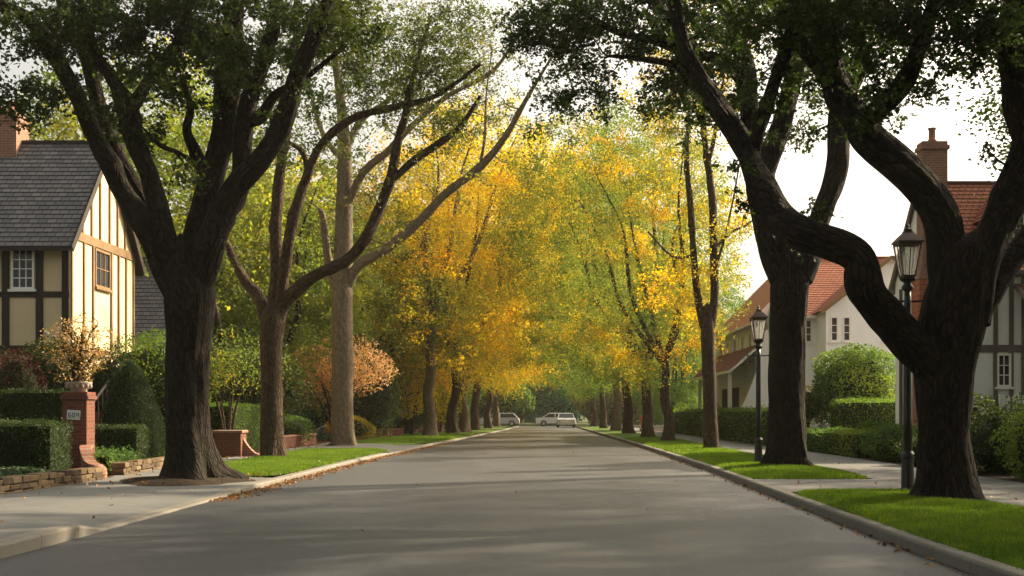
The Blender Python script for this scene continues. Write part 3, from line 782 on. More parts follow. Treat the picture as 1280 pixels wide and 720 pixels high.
strip('right_sidewalk', lambda y: interp([(6.45,-30),(6.5,18),(6.7,28),(6.85,60),(6.8,124)], y), lambda y: interp([(8.9,-30),(9.0,22),(9.25,40),(8.9,124)], y), YS, lambda x, y: .118, M['walk'], 4)
strip('right_driveway', lambda y: interp(RC, y) + .17, lambda y: 6.75, [19.6, 20, 20.5, 21, 21.5, 22, 22.5, 23, 23.4], lambda x, y: .122, M['walk'], 4)
strip('left_garden_ground', lambda y: -90, lambda y: interp([(-8.5,-30),(-8.5,24.4),(-8.7,24.6),(-9.0,30),(-9.2,60),(-7.9,90),(-6.5,124)], y), YS, lambda x, y: .10, M['soil'], 12)
strip('right_garden_ground', lambda y: interp([(9.0,-30),(9.0,22),(9.25,40),(8.9,124)], y), lambda y: 90, YS, lambda x, y: .09, M['soil'], 12)

lawn_patches = []
def lawn(f0, f1, y0, y1, z0=.11, bulge=.05):
    ys = list(np.arange(y0, min(y1, 50), .35)) + ([v for v in range(50, int(y1), 3)] if y1 > 50 else []) + [y1]
    def rr(y):  # rounded ends
        d = min(y - y0, y1 - y)
        return 1 if d > .9 else math.sqrt(max(0.0, 1 - (1 - max(d, 0) / .9) ** 2)) * .5 + .5
    a = lambda y: (f0(y) + f1(y)) / 2 - (f1(y) - f0(y)) / 2 * rr(y)
    b = lambda y: (f0(y) + f1(y)) / 2 + (f1(y) - f0(y)) / 2 * rr(y)
    def z(x, y):
        u = 2 * (x - a(y)) / (b(y) - a(y) + 1e-6) - 1
        e = min(1, (y - y0) / .8, (y1 - y) / .8)
        return z0 + bulge * max(0, 1 - u * u) ** .6 * max(0.0, e) ** .5 + .012 * math.sin(x * 3.1 + y * 1.7)*max(0.0,e)
    strip('lawn', a, b, ys, z, M['lawn'], 8)
    lawn_patches.append((a, b, y0, y1, z))
rk = lambda y: interp(RC, y) + .175
rs = lambda y: interp([(6.45,-30),(6.5,18),(6.7,28),(6.85,60),(6.8,124)], y) - .005
lawn(rk, rs, 4, 19.6); lawn(rk, rs, 23.4, 123)
lk = lambda y: interp(LC, y) - .205
lp = lambda y: interp([(-7.6,24.5),(-8.0,30),(-8.1,60),(-6.9,90),(-5.6,124)], y)
lawn(lp, lk, 24.7, 41.8, .105); lawn(lp, lk, 52.2, 122, .10)

# mown grass blades
GC = []
def blades(a, b, y0, y1, z, dens):
    n = int((y1 - y0) * 2.6 * dens)
    y = rng.uniform(y0, y1, n); 
    fa = np.array([a(v) for v in np.linspace(y0, y1, 200)]); fb = np.array([b(v) for v in np.linspace(y0, y1, 200)])
    A_ = np.interp(y, np.linspace(y0, y1, 200), fa); B_ = np.interp(y, np.linspace(y0, y1, 200), fb)
    x = A_ + (B_ - A_) * rng.uniform(-.015, 1.015, n)
    zz = np.array([z(p, q) for p, q in zip(x, y)])
    return np.stack([x, y, zz], 1)
for (a, b, y0, y1, z) in lawn_patches:
    if y0 < 10: GC.append(blades(a, b, 9, y1, z, 2600))
    elif y0 < 24: GC.append(blades(a, b, y0, 36, z, 1100)); GC.append(blades(a, b, 36, 60, z, 350))
    elif y0 < 30: GC.append(blades(a, b, y0, y1, z, 1100))
    else: GC.append(blades(a, b, y0, 75, z, 250))
GC = np.vstack(GC); n = len(GC)
th = rng.uniform(0, 6.283, n); h = rng.uniform(.025, .055, n) * (1 + .02 * GC[:, 1]); w = .0045 * (1 + .05 * GC[:, 1])
s = np.stack([np.cos(th), np.sin(th), np.zeros(n)], 1) * w[:, None]
tip = GC + np.stack([rng.normal(size=n) * .016, rng.normal(size=n) * .016, h], 1)
V = np.stack([GC - s, GC + s, tip], 1).reshape(-1, 3)
F = np.arange(3 * n).reshape(-1, 3)
o = link('grass', np_mesh('grass', V, F, L['grass'], None, False, {'lv': ('FLOAT', np.repeat(rng.random(n), 3))}))
tag(o, 'bright mown grass of the roadside lawns', 'grass', kind='stuff')

# bare soil rings at the tree feet; the near left one also paints in tree shade
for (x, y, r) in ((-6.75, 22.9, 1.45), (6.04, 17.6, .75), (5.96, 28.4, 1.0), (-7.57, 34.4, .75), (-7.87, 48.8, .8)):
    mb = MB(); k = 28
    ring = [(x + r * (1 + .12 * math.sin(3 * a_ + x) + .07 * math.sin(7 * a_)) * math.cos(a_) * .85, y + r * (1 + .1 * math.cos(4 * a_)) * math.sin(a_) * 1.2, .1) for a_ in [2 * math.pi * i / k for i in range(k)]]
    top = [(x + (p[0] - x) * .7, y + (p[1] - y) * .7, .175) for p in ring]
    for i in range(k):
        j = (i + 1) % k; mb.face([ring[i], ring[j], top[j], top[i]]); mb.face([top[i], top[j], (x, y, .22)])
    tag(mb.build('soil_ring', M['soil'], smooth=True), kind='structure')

# fallen leaves
def litter(n, fx, y0, y1, z):
    y = rng.uniform(y0, y1, n); x = np.array([fx(v) for v in y])
    return np.stack([x, y, np.array([z(a, b) for a, b in zip(x, y)])], 1)
LT = [litter(2600, lambda y: interp(LC, y) + abs(rng.normal()) * .20, 19, 58, lambda x, y: .012),
      litter(420, lambda y: interp(RC, y) - abs(rng.normal()) * .10, 9, 60, lambda x, y: .010),
      litter(60, lambda y: rng.uniform(-8.2, -5.5), 12, 24, lambda x, y: lz(x, y) + .008),
      litter(160, lambda y: rng.normal(-6.7, .8), 21, 26, lambda x, y: .17),
      litter(25, lambda y: rng.uniform(-4.5, 3.5), 9, 60, lambda x, y: .035),
      litter(160, lambda y: rng.uniform(4.3, 8.8), 12, 45, lambda x, y: .175 if x < 6.5 else .127),
      litter(260, lambda y: rng.uniform(-7.8, -5.4), 25, 41, lambda x, y: .17),
      litter(220, lambda y: rng.uniform(4.2, 6.5), 24, 60, lambda x, y: .185),
      litter(1500, lambda y: rng.uniform(-11.5, -8.2), 34, 62, lambda x, y: .13)]
o = link('fallen_leaves', leaf_mesh('fallen_leaves', np.vstack(LT), .07, L['litter'], nbias=np.array([0, 0, 5.0]), lobed=False))
tag(o, 'brown fallen leaves strewn along the kerbs and under the trees', 'leaves', kind='stuff')

# ------------------------------------------------------------------ shrubs and hedges
def box_pts(n, hx, hy, z0, z1, g, jit=.03):
    a = np.array([2*hx*(z1-z0), 2*hx*(z1-z0), 2*hy*(z1-z0), 2*hy*(z1-z0), 4*hx*hy]); a = a / a.sum()
    f = g.choice(5, n, p=a); u = g.uniform(-1, 1, n); v = g.uniform(0, 1, n); P = np.zeros((n, 3))
    zz = z0 + v * (z1 - z0)
    for k in range(5):
        m_ = f == k
        if k < 2: P[m_] = np.stack([u[m_]*hx, np.full(m_.sum(), hy*(-1 if k == 0 else 1)), zz[m_]], 1)
        elif k < 4: P[m_] = np.stack([np.full(m_.sum(), hx*(-1 if k == 2 else 1)), u[m_]*hy, zz[m_]], 1)
        else: P[m_] = np.stack([u[m_]*hx, (v[m_]*2-1)*hy, np.full(m_.sum(), z1)], 1)
    # soften the corners and make the faces gently uneven
    r = .12
    q = P.copy(); lim = np.array([hx - r, hy - r]); 
    c = np.clip(q[:, :2], -lim, lim); cz = np.minimum(q[:, 2], z1 - r)
    d = q - np.column_stack([c, cz]); ln = np.linalg.norm(d, axis=1)[:, None] + 1e-6
    q = np.column_stack([c, cz]) + d / ln * np.minimum(ln, r)
    nrm = d / ln
    q += nrm * (snoise(q, 1.5) * .05 + snoise(q + 5, 5) * .02 + g.normal(size=n) * jit + np.where(g.random(n) > .97, g.uniform(0, .12, n), 0))[:, None]
    return q, nrm
def hedge(label, x0, x1, y0, y1, h, m, n, leaf=.05, z0=.1, group=None, seed=1, name='hedge', jit=.03, rz=0):
    g = np.random.default_rng(seed)
    hx, hy = (x1 - x0) / 2, (y1 - y0) / 2
    P, nr = box_pts(n, hx, hy, 0.02, h, g, jit)
    V, F, lv = leaf_arrays(P, leaf, nbias=nr * 1.3, g=g)
    # dense twiggy heart of the hedge
    e = .06; k = len(V)
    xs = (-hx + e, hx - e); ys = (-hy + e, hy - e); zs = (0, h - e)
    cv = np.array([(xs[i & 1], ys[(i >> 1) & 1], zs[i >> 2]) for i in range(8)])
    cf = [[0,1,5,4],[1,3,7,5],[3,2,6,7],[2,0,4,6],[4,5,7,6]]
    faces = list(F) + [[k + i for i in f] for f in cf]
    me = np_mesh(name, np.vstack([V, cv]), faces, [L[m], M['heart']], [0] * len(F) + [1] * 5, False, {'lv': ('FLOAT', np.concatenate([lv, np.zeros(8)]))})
    o = link(name, me, None, ((x0 + x1) / 2, (y0 + y1) / 2, z0)); o.rotation_euler = (0, 0, rz)
    return tag(o, label, 'hedge', group)
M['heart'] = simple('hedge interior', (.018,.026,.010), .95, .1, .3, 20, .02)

def shrub(label, c, r, m, n, leaf=.07, lump=.18, z0=.1, group=None, seed=1, name='shrub', cat='shrub', taper=0.0, depth=.25, stems=0, lobes=6, clip=False):
    """c = (x, y, z centre); r = (rx, ry, rz)"""
    g = np.random.default_rng(seed)
    d = g.normal(size=(n, 3)); d /= np.linalg.norm(d, axis=1)[:, None]
    bumps = snoise(d + seed * 1.7, 1.6) * lump + snoise(d * 2 + seed, 2.6) * lump * .5
    rad = (1 + bumps) * (1 - depth * g.random(n) ** 2) if not clip else (1 + bumps * .3 + g.normal(size=n) * .018)
    P = d * rad[:, None] * np.asarray(r)
    if taper:
        t = np.clip((P[:, 2] / r[2] + 1) / 2, 0, 1); k = (1 - taper * t ** 1.15) ; P[:, 0] *= k * 1.08; P[:, 1] *= k * 1.08
    P = P[P[:, 2] + c[2] > z0 - .02]
    nrm = P / np.asarray(r); nrm /= np.linalg.norm(nrm, axis=1)[:, None] + 1e-9
    V, F, lv = leaf_arrays(P, leaf, nbias=nrm * (1.2 if clip else .6), g=g, up=.5)
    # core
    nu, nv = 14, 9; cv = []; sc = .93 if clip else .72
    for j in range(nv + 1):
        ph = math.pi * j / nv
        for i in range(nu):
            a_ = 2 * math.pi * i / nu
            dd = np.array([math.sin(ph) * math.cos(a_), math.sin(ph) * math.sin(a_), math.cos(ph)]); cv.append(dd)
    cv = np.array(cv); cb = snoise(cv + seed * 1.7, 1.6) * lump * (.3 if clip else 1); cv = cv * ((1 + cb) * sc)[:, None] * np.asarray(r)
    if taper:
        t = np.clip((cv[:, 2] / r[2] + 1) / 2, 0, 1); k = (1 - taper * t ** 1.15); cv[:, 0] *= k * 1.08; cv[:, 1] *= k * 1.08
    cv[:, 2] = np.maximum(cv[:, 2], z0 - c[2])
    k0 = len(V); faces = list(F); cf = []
    if stems == 0:
        for j in range(nv):
            for i in range(nu):
                q = (i + 1) % nu; cf.append([k0 + j*nu + i, k0 + (j+1)*nu + i, k0 + (j+1)*nu + q, k0 + j*nu + q])
        V2 = np.vstack([V, cv]); lv2 = np.concatenate([lv, np.zeros(len(cv))])
    else:
        V2 = V; lv2 = lv
    me = np_mesh('foliage', V2, faces + cf, [L[m], M['heart']], [0] * len(F) + [1] * len(cf), False, {'lv': ('FLOAT', lv2)})
    if not stems:
        me.name = name
        o = link(name, me, None, c)
        return tag(o, label, cat, group)
    root = empty(name, (c[0], c[1], z0), 0, label, cat, group)
    link('foliage', me, root, (0, 0, c[2] - z0))
    tb = TB()
    for i in range(stems):
        a_ = 2 * math.pi * (i + g.uniform(-.2, .2)) / stems; o_ = g.uniform(.35, .75)
        e = np.array([math.cos(a_) * r[0] * o_, math.sin(a_) * r[1] * o_, c[2] - z0 + r[2] * g.uniform(-.1, .5)])
        q = catmull([np.array([math.cos(a_), math.sin(a_), 0]) * .08 - [0, 0, .1], e * [.25, .25, .35], e * [.6, .6, .68], e], 6)
        rr = np.linspace(.055, .012, len(q)) * max(1, r[0] / 2)
        tb.tube(q, rr, 7, .1)
        for _ in range(4):
            b = q[g.integers(len(q) // 2, len(q))]; e2 = b + g.normal(size=3) * np.asarray(r) * .3 + [0, 0, r[2] * .25]
            tb.tube(catmull([b, (b + e2) / 2 + g.normal(size=3) * .05, e2], 3), np.linspace(.02, .006, 7), 4)
    link('stems', tb.mesh('stems', BARK['brown']), root)
    return root

# left garden
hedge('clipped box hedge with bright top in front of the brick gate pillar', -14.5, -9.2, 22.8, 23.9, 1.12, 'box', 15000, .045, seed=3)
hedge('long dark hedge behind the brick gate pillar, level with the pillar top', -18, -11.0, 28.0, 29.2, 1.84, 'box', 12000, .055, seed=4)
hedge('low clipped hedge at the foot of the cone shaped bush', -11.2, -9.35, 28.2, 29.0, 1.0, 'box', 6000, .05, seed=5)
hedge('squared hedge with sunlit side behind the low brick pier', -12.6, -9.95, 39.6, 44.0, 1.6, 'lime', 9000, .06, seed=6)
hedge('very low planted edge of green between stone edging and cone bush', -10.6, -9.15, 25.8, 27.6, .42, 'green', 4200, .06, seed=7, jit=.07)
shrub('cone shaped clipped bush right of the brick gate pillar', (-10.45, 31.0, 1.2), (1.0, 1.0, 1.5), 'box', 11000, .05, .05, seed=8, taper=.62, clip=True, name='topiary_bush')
shrub('small clipped cone bush at the left edge above the long dark hedge', (-13.45, 30.6, 1.3), (.85, .85, 1.25), 'box', 5000, .05, .05, seed=9, taper=.6, clip=True, name='topiary_bush')
shrub('dark rounded shrub behind the cone shaped bush', (-11.7, 33.2, 2.0), (.95, .9, 1.25), 'dark', 4200, .07, seed=10)
shrub('bright green leafy shrub below the slate roofed cottage', (-12.0, 37.8, 2.3), (1.9, 1.4, 1.7), 'lime', 7000, .09, seed=11)
shrub('dark shrub beside the far end of the timbered house', (-13.4, 33.0, 2.0), (1.3, 1, 1.5), 'dark', 5000, .08, seed=12)
shrub('dark leafy mass under the front window of the timbered house', (-16.0, 32.6, 2.1), (1.9, .9, 1.5), 'dark', 6000, .08, seed=13)
shrub('dark red leaved bush beside the entrance steps', (-13.0, 30.0, 1.9), (.75, .6, 1.2), 'red', 2600, .06, seed=14)
shrub('small yellowish green tree with several thin stems right of the near left trunk', (-9.9, 38.5, 3.0), (1.5, 1.2, .95), 'rust', 2600, .085, .5, depth=.8, seed=15, stems=5, name='small_tree', cat='tree')
shrub('coral pink leaved shrub with many pale stems, behind the straight grey trunk', (-9.0, 54.5, 3.4), (2.5, 1.8, 1.3), 'coral', 6500, .12, .5, seed=16, stems=11, depth=.75)
shrub('low green shrub on the verge left of the straight grey trunk', (-10.2, 48.5, .7), (1.1, .8, .7), 'green', 2500, .09, seed=17)
shrub('dark evergreen shrub right of the coral pink shrub', (-8.4, 60.5, 2.1), (1.5, 1.4, 2.2), 'dark', 5200, .11, seed=18)
shrub('yellow green shrub beside the first slim trunk of the far left row', (-7.0, 67.5, 2.9), (1.6, 1.4, 1.7), 'gold', 3600, .14, .4, depth=.6, seed=19, stems=6)
shrub('yellow shrub between the slim trunks of the left row', (-6.3, 78, 2.6), (1.7, 1.4, 1.8), 'gold', 3200, .15, .4, depth=.6, seed=20, stems=6)
shrub('broad dark evergreen shrub behind the squared hedge', (-13.0, 49.5, 2.5), (3.6, 1.8, 2.6), 'dark', 8000, .12, seed=21)
shrub('dark blue green shrub behind the coral pink shrub', (-11.6, 60, 2.6), (3.2, 1.8, 2.8), 'teal', 6500, .14, seed=22)
shrub('dark low shrub behind the left row near the yellow shrubs', (-8.0, 74, 1.6), (1.6, 2.4, 1.8), 'dark', 4200, .13, seed=23)
shrub('far dark shrub at the end of the left row', (-6.8, 98, 1.7), (1.8, 6, 1.9), 'green', 5200, .16, seed=24)
shrub('brown and green low shrub in front of the dark evergreen on the left', (-8.9, 57.5, .7), (1.3, .9, .6), 'amber', 2200, .09, seed=25)

for i, (x, y, r, h, m, lb) in enumerate([(-4.5, 141, 4.5, 5.5, 'green', 'large green bush beyond the crossing, left of centre'), (2.5, 146, 4.5, 7, 'teal', 'large blue green bush closing the street at its centre'),
    (9.5, 142, 4.5, 5, 'olive', 'large olive bush beyond the crossing, right of centre'), (-13, 139, 5, 5, 'dark', 'large dark bush beyond the crossing at the left'), (17, 140, 5, 5, 'green', 'large green bush beyond the crossing at the right')]):
    shrub(lb, (x, y, h * .5), (r, 2.5, h * .55), m, 13000, .30, .35, seed=120 + i, depth=.4)
# ivy bed
n = 9000; x = rng.uniform(-14, -8.72, n); y = rng.uniform(16.5, 22.6, n)
zz = .20 + .14 * np.clip((-8.7 - x) / .7, 0, 1) + .05 * snoise(np.stack([x, y, x * 0], 1), 2.2) + rng.random(n) * .05
o = link('ivy', leaf_mesh('ivy', np.stack([x, y, zz], 1), .085, L['ivy'], nbias=np.array([.3, -.3, 1.6]), asp=.85, lobed=True))
tag(o, 'dark ivy ground cover between stone edging and clipped hedge', 'ground cover', kind='stuff')
mb = MB(); mb.box(-14, -8.72, 16.5, 22.6, .05, .27)
tag(mb.build('planting_bed', M['soil']), kind='structure')
n = 5000; x = rng.uniform(-12.5, -9.1, n); y = rng.uniform(24.5, 40, n)
ok = (x < -9.35 - .02 * (y - 25))
x, y = x[ok], y[ok]; n = len(x)
zz = .14 + rng.random(n) * .10 + .04 * snoise(np.stack([x, y, x * 0], 1), 1.2)
o = link('ground_cover', leaf_mesh('ground_cover', np.stack([x, y, zz], 1), .09, L['green'], nbias=np.array([.2, -.3, 1.4]), asp=.8))
tag(o, 'low green planting behind the second run of stone edging', 'ground cover', kind='stuff')

# right gardens
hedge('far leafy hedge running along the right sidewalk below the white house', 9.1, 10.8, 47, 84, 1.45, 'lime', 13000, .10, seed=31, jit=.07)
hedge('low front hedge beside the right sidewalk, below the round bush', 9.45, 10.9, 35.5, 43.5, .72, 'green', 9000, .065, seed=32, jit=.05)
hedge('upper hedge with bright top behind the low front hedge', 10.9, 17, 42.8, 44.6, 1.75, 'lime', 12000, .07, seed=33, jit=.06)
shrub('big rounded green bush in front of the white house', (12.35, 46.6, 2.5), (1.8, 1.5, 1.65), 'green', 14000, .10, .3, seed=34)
shrub('low brown bush left of the big rounded bush', (10.6, 47.2, 1.7), (.9, .8, .75), 'amber', 2200, .08, seed=35)
for i, (x, y, r, h, m, lb) in enumerate([
    (10.1, 33.2, 1.0, .95, 'green', 'leafy shrub at the near end of the low front hedge'),
    (11.4, 31.6, 1.3, 1.5, 'dark', 'dark leafy shrub behind the nearest lamp post'),
    (10.0, 29.6, .95, .8, 'dark', 'low dark shrub at the sidewalk edge left of the nearest lamp post'),
    (12.8, 35.5, 1.5, 1.65, 'green', 'green shrub behind the dark shrubs, left of the near right trunk'),
    (10.4, 26.6, 1.15, 1.25, 'dark', 'dark shrub hidden partly by the thick near right trunk'),
    (10.35, 23.6, 1.15, 1.55, 'green', 'leafy green shrub right of the thick near right trunk'),
    (10.2, 20.9, 1.2, 1.1, 'dark', 'low dark shrub at the right edge beside the sidewalk'),
    (11.7, 24.6, 1.3, 2.35, 'green', 'tall green shrub at the right edge below the half timbered wall'),
    (12.0, 21.5, 1.6, 2.0, 'dark', 'dark tall shrub at the right edge in front'),
    (12.9, 28.8, 1.6, 1.9, 'dark', 'dark shrub below the white picket fence'),
    (11.0, 38.8, .9, 1.0, 'lime', 'small bright shrub behind the low front hedge')]):
    shrub(lb, (x, y, h * .55), (r, r, h * .62), m, 5200 if y < 30 else 3800, .075 if y < 30 else .085, .3, seed=50 + i, group=None)
shrub('green bush at the foot of the twin stemmed amber tree', (8.9, 60, .9), (.7, .9, .9), 'lime', 2200, .1, seed=70)

# ------------------------------------------------------------------ masonry on the left
def edging(pts, label, h=.30, w=.28, group='stone edging of the gardens'):
    mb = MB()
    for (x0, y0), (x1, y1) in zip(pts[:-1], pts[1:]):
        ln = math.hypot(x1 - x0, y1 - y0); k = max(1, int(ln / .36))
        ux, uy = (x1 - x0) / ln, (y1 - y0) / ln
        for i in range(k):
            for lv_, (zb, zt) in enumerate(((.0, .10), (.104, .20), (.204, h))):
                o_ = (0, .17, .07)[lv_]
                a = (i / k) * ln + .006 - o_ * (i > 0); b = ((i + 1) / k) * ln - .006 - o_ * (i < k - 1)
                j = [random.uniform(-.018, .018) for _ in range(6)]
                ww = w / 2
                p = []
                for zz, jj in ((.06 + zb, 0), (.06 + zt + j[0], 1)):
                    for (s_, side) in ((a, -1), (b, -1), (b, 1), (a, 1)):
                        p.append((x0 + ux * s_ - uy * side * (ww + j[1 + jj]), y0 + uy * s_ + ux * side * (ww + j[1 + jj]), zz))
                mb.hexa(p)
    o = mb.build('stone_edging', M['stonep'], bevel=.018)
    return tag(o, label, 'edging', group)
def stone_plain():
    m, nt, out = mat('edging stone blocks'); p = pbsdf(nt, out, .92, .2)
    gi = N(nt, 'ShaderNodeNewGeometry')
    pos = gi.outputs['Position']
    n1 = noise(nt, pos, 7, 6); rnd = gi.outputs['Random Per Island']
    f = math_(nt, 'MULTIPLY_ADD', rnd, .5, math_(nt, 'MULTIPLY', n1, .55))
    nt.links.new(ramp(nt, f, [(.2, (.045,.032,.02)), (.5, (.115,.078,.044)), (.9, (.20,.14,.08))]), p.inputs['Base Color'])
    bump(nt, n1, .8, .02, p)
    return m
M['stonep'] = stone_plain()
edging([(-8.58, 9), (-8.58, 23.4)], 'rough tan stone edging beside the left pavement, nearest run')
edging([(-8.75, 25.1), (-9.0, 29), (-9.25, 33.5)], 'rough tan stone edging beyond the entrance, behind the near left trunk')

# brick gate pillar, plaque, planter
root = empty('gate_pillar', (-9.80, 25.72, .08), 0, 'red brick gate pillar with a pale house number plaque', 'pillar')
mb = MB(); mb.box(-.26, .26, -.24, .24, 0, 1.62); mb.build('shaft', M['brick'], root, bevel=.01)
mb = MB(); mb.box(-.30, .30, -.28, .28, 1.622, 1.70); mb.box(-.275, .275, -.255, .255, 1.702, 1.78); mb.build('cap', M['brick'], root, bevel=.012)
mb = MB()
mb.hexa([(-.16,-.265,1.20),(.12,-.265,1.18),(.12,-.242,1.18),(-.16,-.242,1.20),(-.15,-.265,1.40),(.14,-.265,1.385),(.14,-.242,1.385),(-.15,-.242,1.40)])
pl = mb.build('plaque', M['plaque'], root, bevel=.01)
mb = MB()
def digit(mb, x, z, kind, s=.058):
    y = -.271; t = .012
    prof = {'0': [(0,0),(1,0),(1,1.5),(0,1.5),(0,0)], '9': [(1,0),(1,1.5),(0,1.5),(0,.75),(1,.75)], '6': [(1,1.5),(0,1.5),(0,0),(1,0),(1,.75),(0,.75)]}[kind]
    for (a, b), (c, d) in zip(prof[:-1], prof[1:]): mb.beam((x + a*s*.8, y, z + b*s), (x + c*s*.8, y, z + d*s), t, .006, 0, (0, 1, 0))
digit(mb, -.115, 1.245, '6'); digit(mb, -.03, 1.245, '0'); digit(mb, .055, 1.24, '9')
mb.build('figures', M['ink'], pl)
# planter on the pillar
PL_S = .74
root = empty('planter', (-9.80, 25.72, 1.862), 0, 'carved stone planter standing on the brick gate pillar', 'planter')
mb = MB(); mb.lathe([(.20,0),(.24,.02),(.22,.06),(.30,.12),(.35,.20),(.37,.24),(.37,.27),(.31,.27),(.30,.22)], 24, cap=False); mb.lathe([(.30,.2),(.01,.21)], 24, cap=False)
mb.lathe([(.0,.0),(.2,0)], 24, cap=False)
mb.build('bowl', M['ornament'], root, smooth=True)
mb = MB()
for i in range(14):
    a_ = 2 * math.pi * i / 14; mb.lathe([(.02,.10),(.045,.15),(.03,.21),(.0,.22)], 8, (math.cos(a_) * .335, math.sin(a_) * .335), cap=False)
mb.build('swag', M['ornament'], root, smooth=True); root.scale = (PL_S, PL_S, .8)
shrub('airy flowering shrub with cream and orange sprays growing in the stone planter', (-9.82, 25.75, 2.80), (.68, .6, .75), 'blossom', 2600, .06, .5, z0=2.06, seed=80, stems=7, name='potted_shrub', depth=.8)

# curved brick wing wall from pillar down to the edging
mb = MB(); prev = None
pr = []
for i in range(15):
    t = i / 14
    x = -9.48 + .78 * (t ** 1.6); y = 25.40 - 1.55 * t; h = .66 - .36 * (1 / (1 + math.exp(-9 * (t - .55)))) + .02
    pr.append((x, y, h))
for i in range(14):
    (x0, y0, h0), (x1, y1, h1) = pr[i], pr[i + 1]
    mb.hexa([(x0-.09,y0,.08),(x0+.09,y0,.08),(x1+.09,y1,.08),(x1-.09,y1,.08),(x0-.09,y0,h0),(x0+.09,y0,h0),(x1+.09,y1,h1),(x1-.09,y1,h1)])
root = empty('wing_wall', (0, 0, 0), 0, 'low curved brick wing wall sweeping down from the gate pillar to the pavement', 'wall')
mb.build('wall', M['brickl'], root)
mb = MB()
for i in range(14):
    (x0, y0, h0), (x1, y1, h1) = pr[i], pr[i + 1]
    mb.hexa([(x0-.12,y0,h0+.002),(x0+.12,y0,h0+.002),(x1+.12,y1,h1+.002),(x1-.12,y1,h1+.002),(x0-.12,y0,h0+.06),(x0+.12,y0,h0+.06),(x1+.12,y1,h1+.06),(x1-.12,y1,h1+.06)])
mb.lathe([(.10,.06),(.17,.10),(.19,.2),(.17,.32),(.10,.38),(.01,.40)], 16, (pr[-1][0], pr[-1][1] - .05))
mb.build('coping', M['brickl'], root)

# low brick pier right of the near trunk
root = empty('brick_pier', (-9.22, 36.2, .1), 0, 'low red brick pier with curved foot in front of the squared hedge', 'pier')
mb = MB(); mb.box(-.40, .40, -.35, .35, 0, .72); mb.build('pier_body', M['brick'], root, bevel=.01)
mb = MB(); mb.box(-.45, .45, -.40, .40, .722, .80); mb.build('cap', M['brickl'], root, bevel=.012)
mb = MB()
for i in range(8):
    a0, a1 = i / 8, (i + 1) / 8; f = lambda t: .05 + .5 * (1 - t) ** 2.2
    mb.hexa([(.405+a0*.6,-.1,0),(.405+a1*.6,-.1,0),(.405+a1*.6,.1,0),(.405+a0*.6,.1,0),(.405+a0*.6,-.1,f(a0)),(.405+a1*.6,-.1,f(a1)),(.405+a1*.6,.1,f(a1)),(.405+a0*.6,.1,f(a0))])
mb.build('curved_foot', M['brickl'], root)
# long low brick walls further on
def low_wall(label, x0, y0, x1, y1, h, m='brick'):
    root = empty('garden_wall', (x0, y0, .08), 0, label, 'wall')
    mb = MB(); mb.beam((0, 0, h / 2), (x1 - x0, y1 - y0, h / 2), .24, h); mb.build('wall', M[m], root)
    mb = MB(); mb.beam((0, 0, h + .032), (x1 - x0, y1 - y0, h + .032), .32, .06); mb.build('coping', M['brickl'], root, bevel=.01)
low_wall('low red brick wall behind the brown trunk on the left lawn', -9.6, 44.6, -9.55, 51.5, .42)
low_wall('low red brick wall between the coral shrub and the slim far trunks', -9.1, 58.5, -7.4, 66, .45)
low_wall('low brick wall along the left path beyond the slim trunks', -8.2, 76, -7.2, 92, .5)

# entrance steps with railing
root = empty('entrance_steps', (-12.4, 27.0, .1), 0, 'dark brick entrance steps with slim railings leading to the timbered house', 'steps')
mb = MB()
for i in range(8):
    mb.box(-.75, .75, 3.2 + i * .32, 5.9, i * .17, (i + 1) * .17 - .003)
mb.build('steps', M['brick'], root)
for sx in (-.8, .8):
    mb = MB()
    mb.beam((sx, 3.2, .95), (sx, 5.8, 2.3), .045, .045)
    for i in range(9):
        y = 3.25 + i * .31; z = .95 + (y - 3.2) * .52
        mb.beam((sx, y, max(0, (y - 3.2) * .5)), (sx, y, z), .022, .022)
    mb.build('railing', M['timberg'], root)

# ------------------------------------------------------------------ houses
def slope(mb, e0, e1, r0, r1, course=.2, lift=.022, mi=0, uo=0):
    """tile courses from eave edge e0-e1 up to ridge edge r0-r1"""
    e0, e1, r0, r1 = map(lambda p: np.array(p, float), (e0, e1, r0, r1))
    ln = np.linalg.norm(r0 - e0); n = max(1, int(round(ln / course)))
    nrm = np.cross(e1 - e0, r0 - e0); nrm /= np.linalg.norm(nrm)
    if nrm[2] < 0: nrm = -nrm
    wid = np.linalg.norm(e1 - e0); k = max(2, int(wid / .9))
    for i in range(n):
        a, b = i / n, (i + 1) / n + .004
        for j in range(k):
            u0, u1 = j / k, (j + 1) / k
            p0 = e0 + (r0 - e0) * a; p1 = e1 + (r1 - e1) * a; q0 = e0 + (r0 - e0) * b; q1 = e1 + (r1 - e1) * b
            A_ = p0 + (p1 - p0) * u0 + nrm * lift; B_ = p0 + (p1 - p0) * u1 + nrm * lift
            C_ = q0 + (q1 - q0) * u1 + nrm * .001; D_ = q0 + (q1 - q0) * u0 + nrm * .001
            uv = [(uo + u0 * wid, i * course), (uo + u1 * wid, i * course), (uo + u1 * wid, (i + 1) * course), (uo + u0 * wid, (i + 1) * course)]
            mb.face([A_, B_, C_, D_], mi, uv)
            mb.face([A_ - nrm * (lift + .004), B_ - nrm * (lift + .004), B_, A_], mi, [(0,0)]*4)

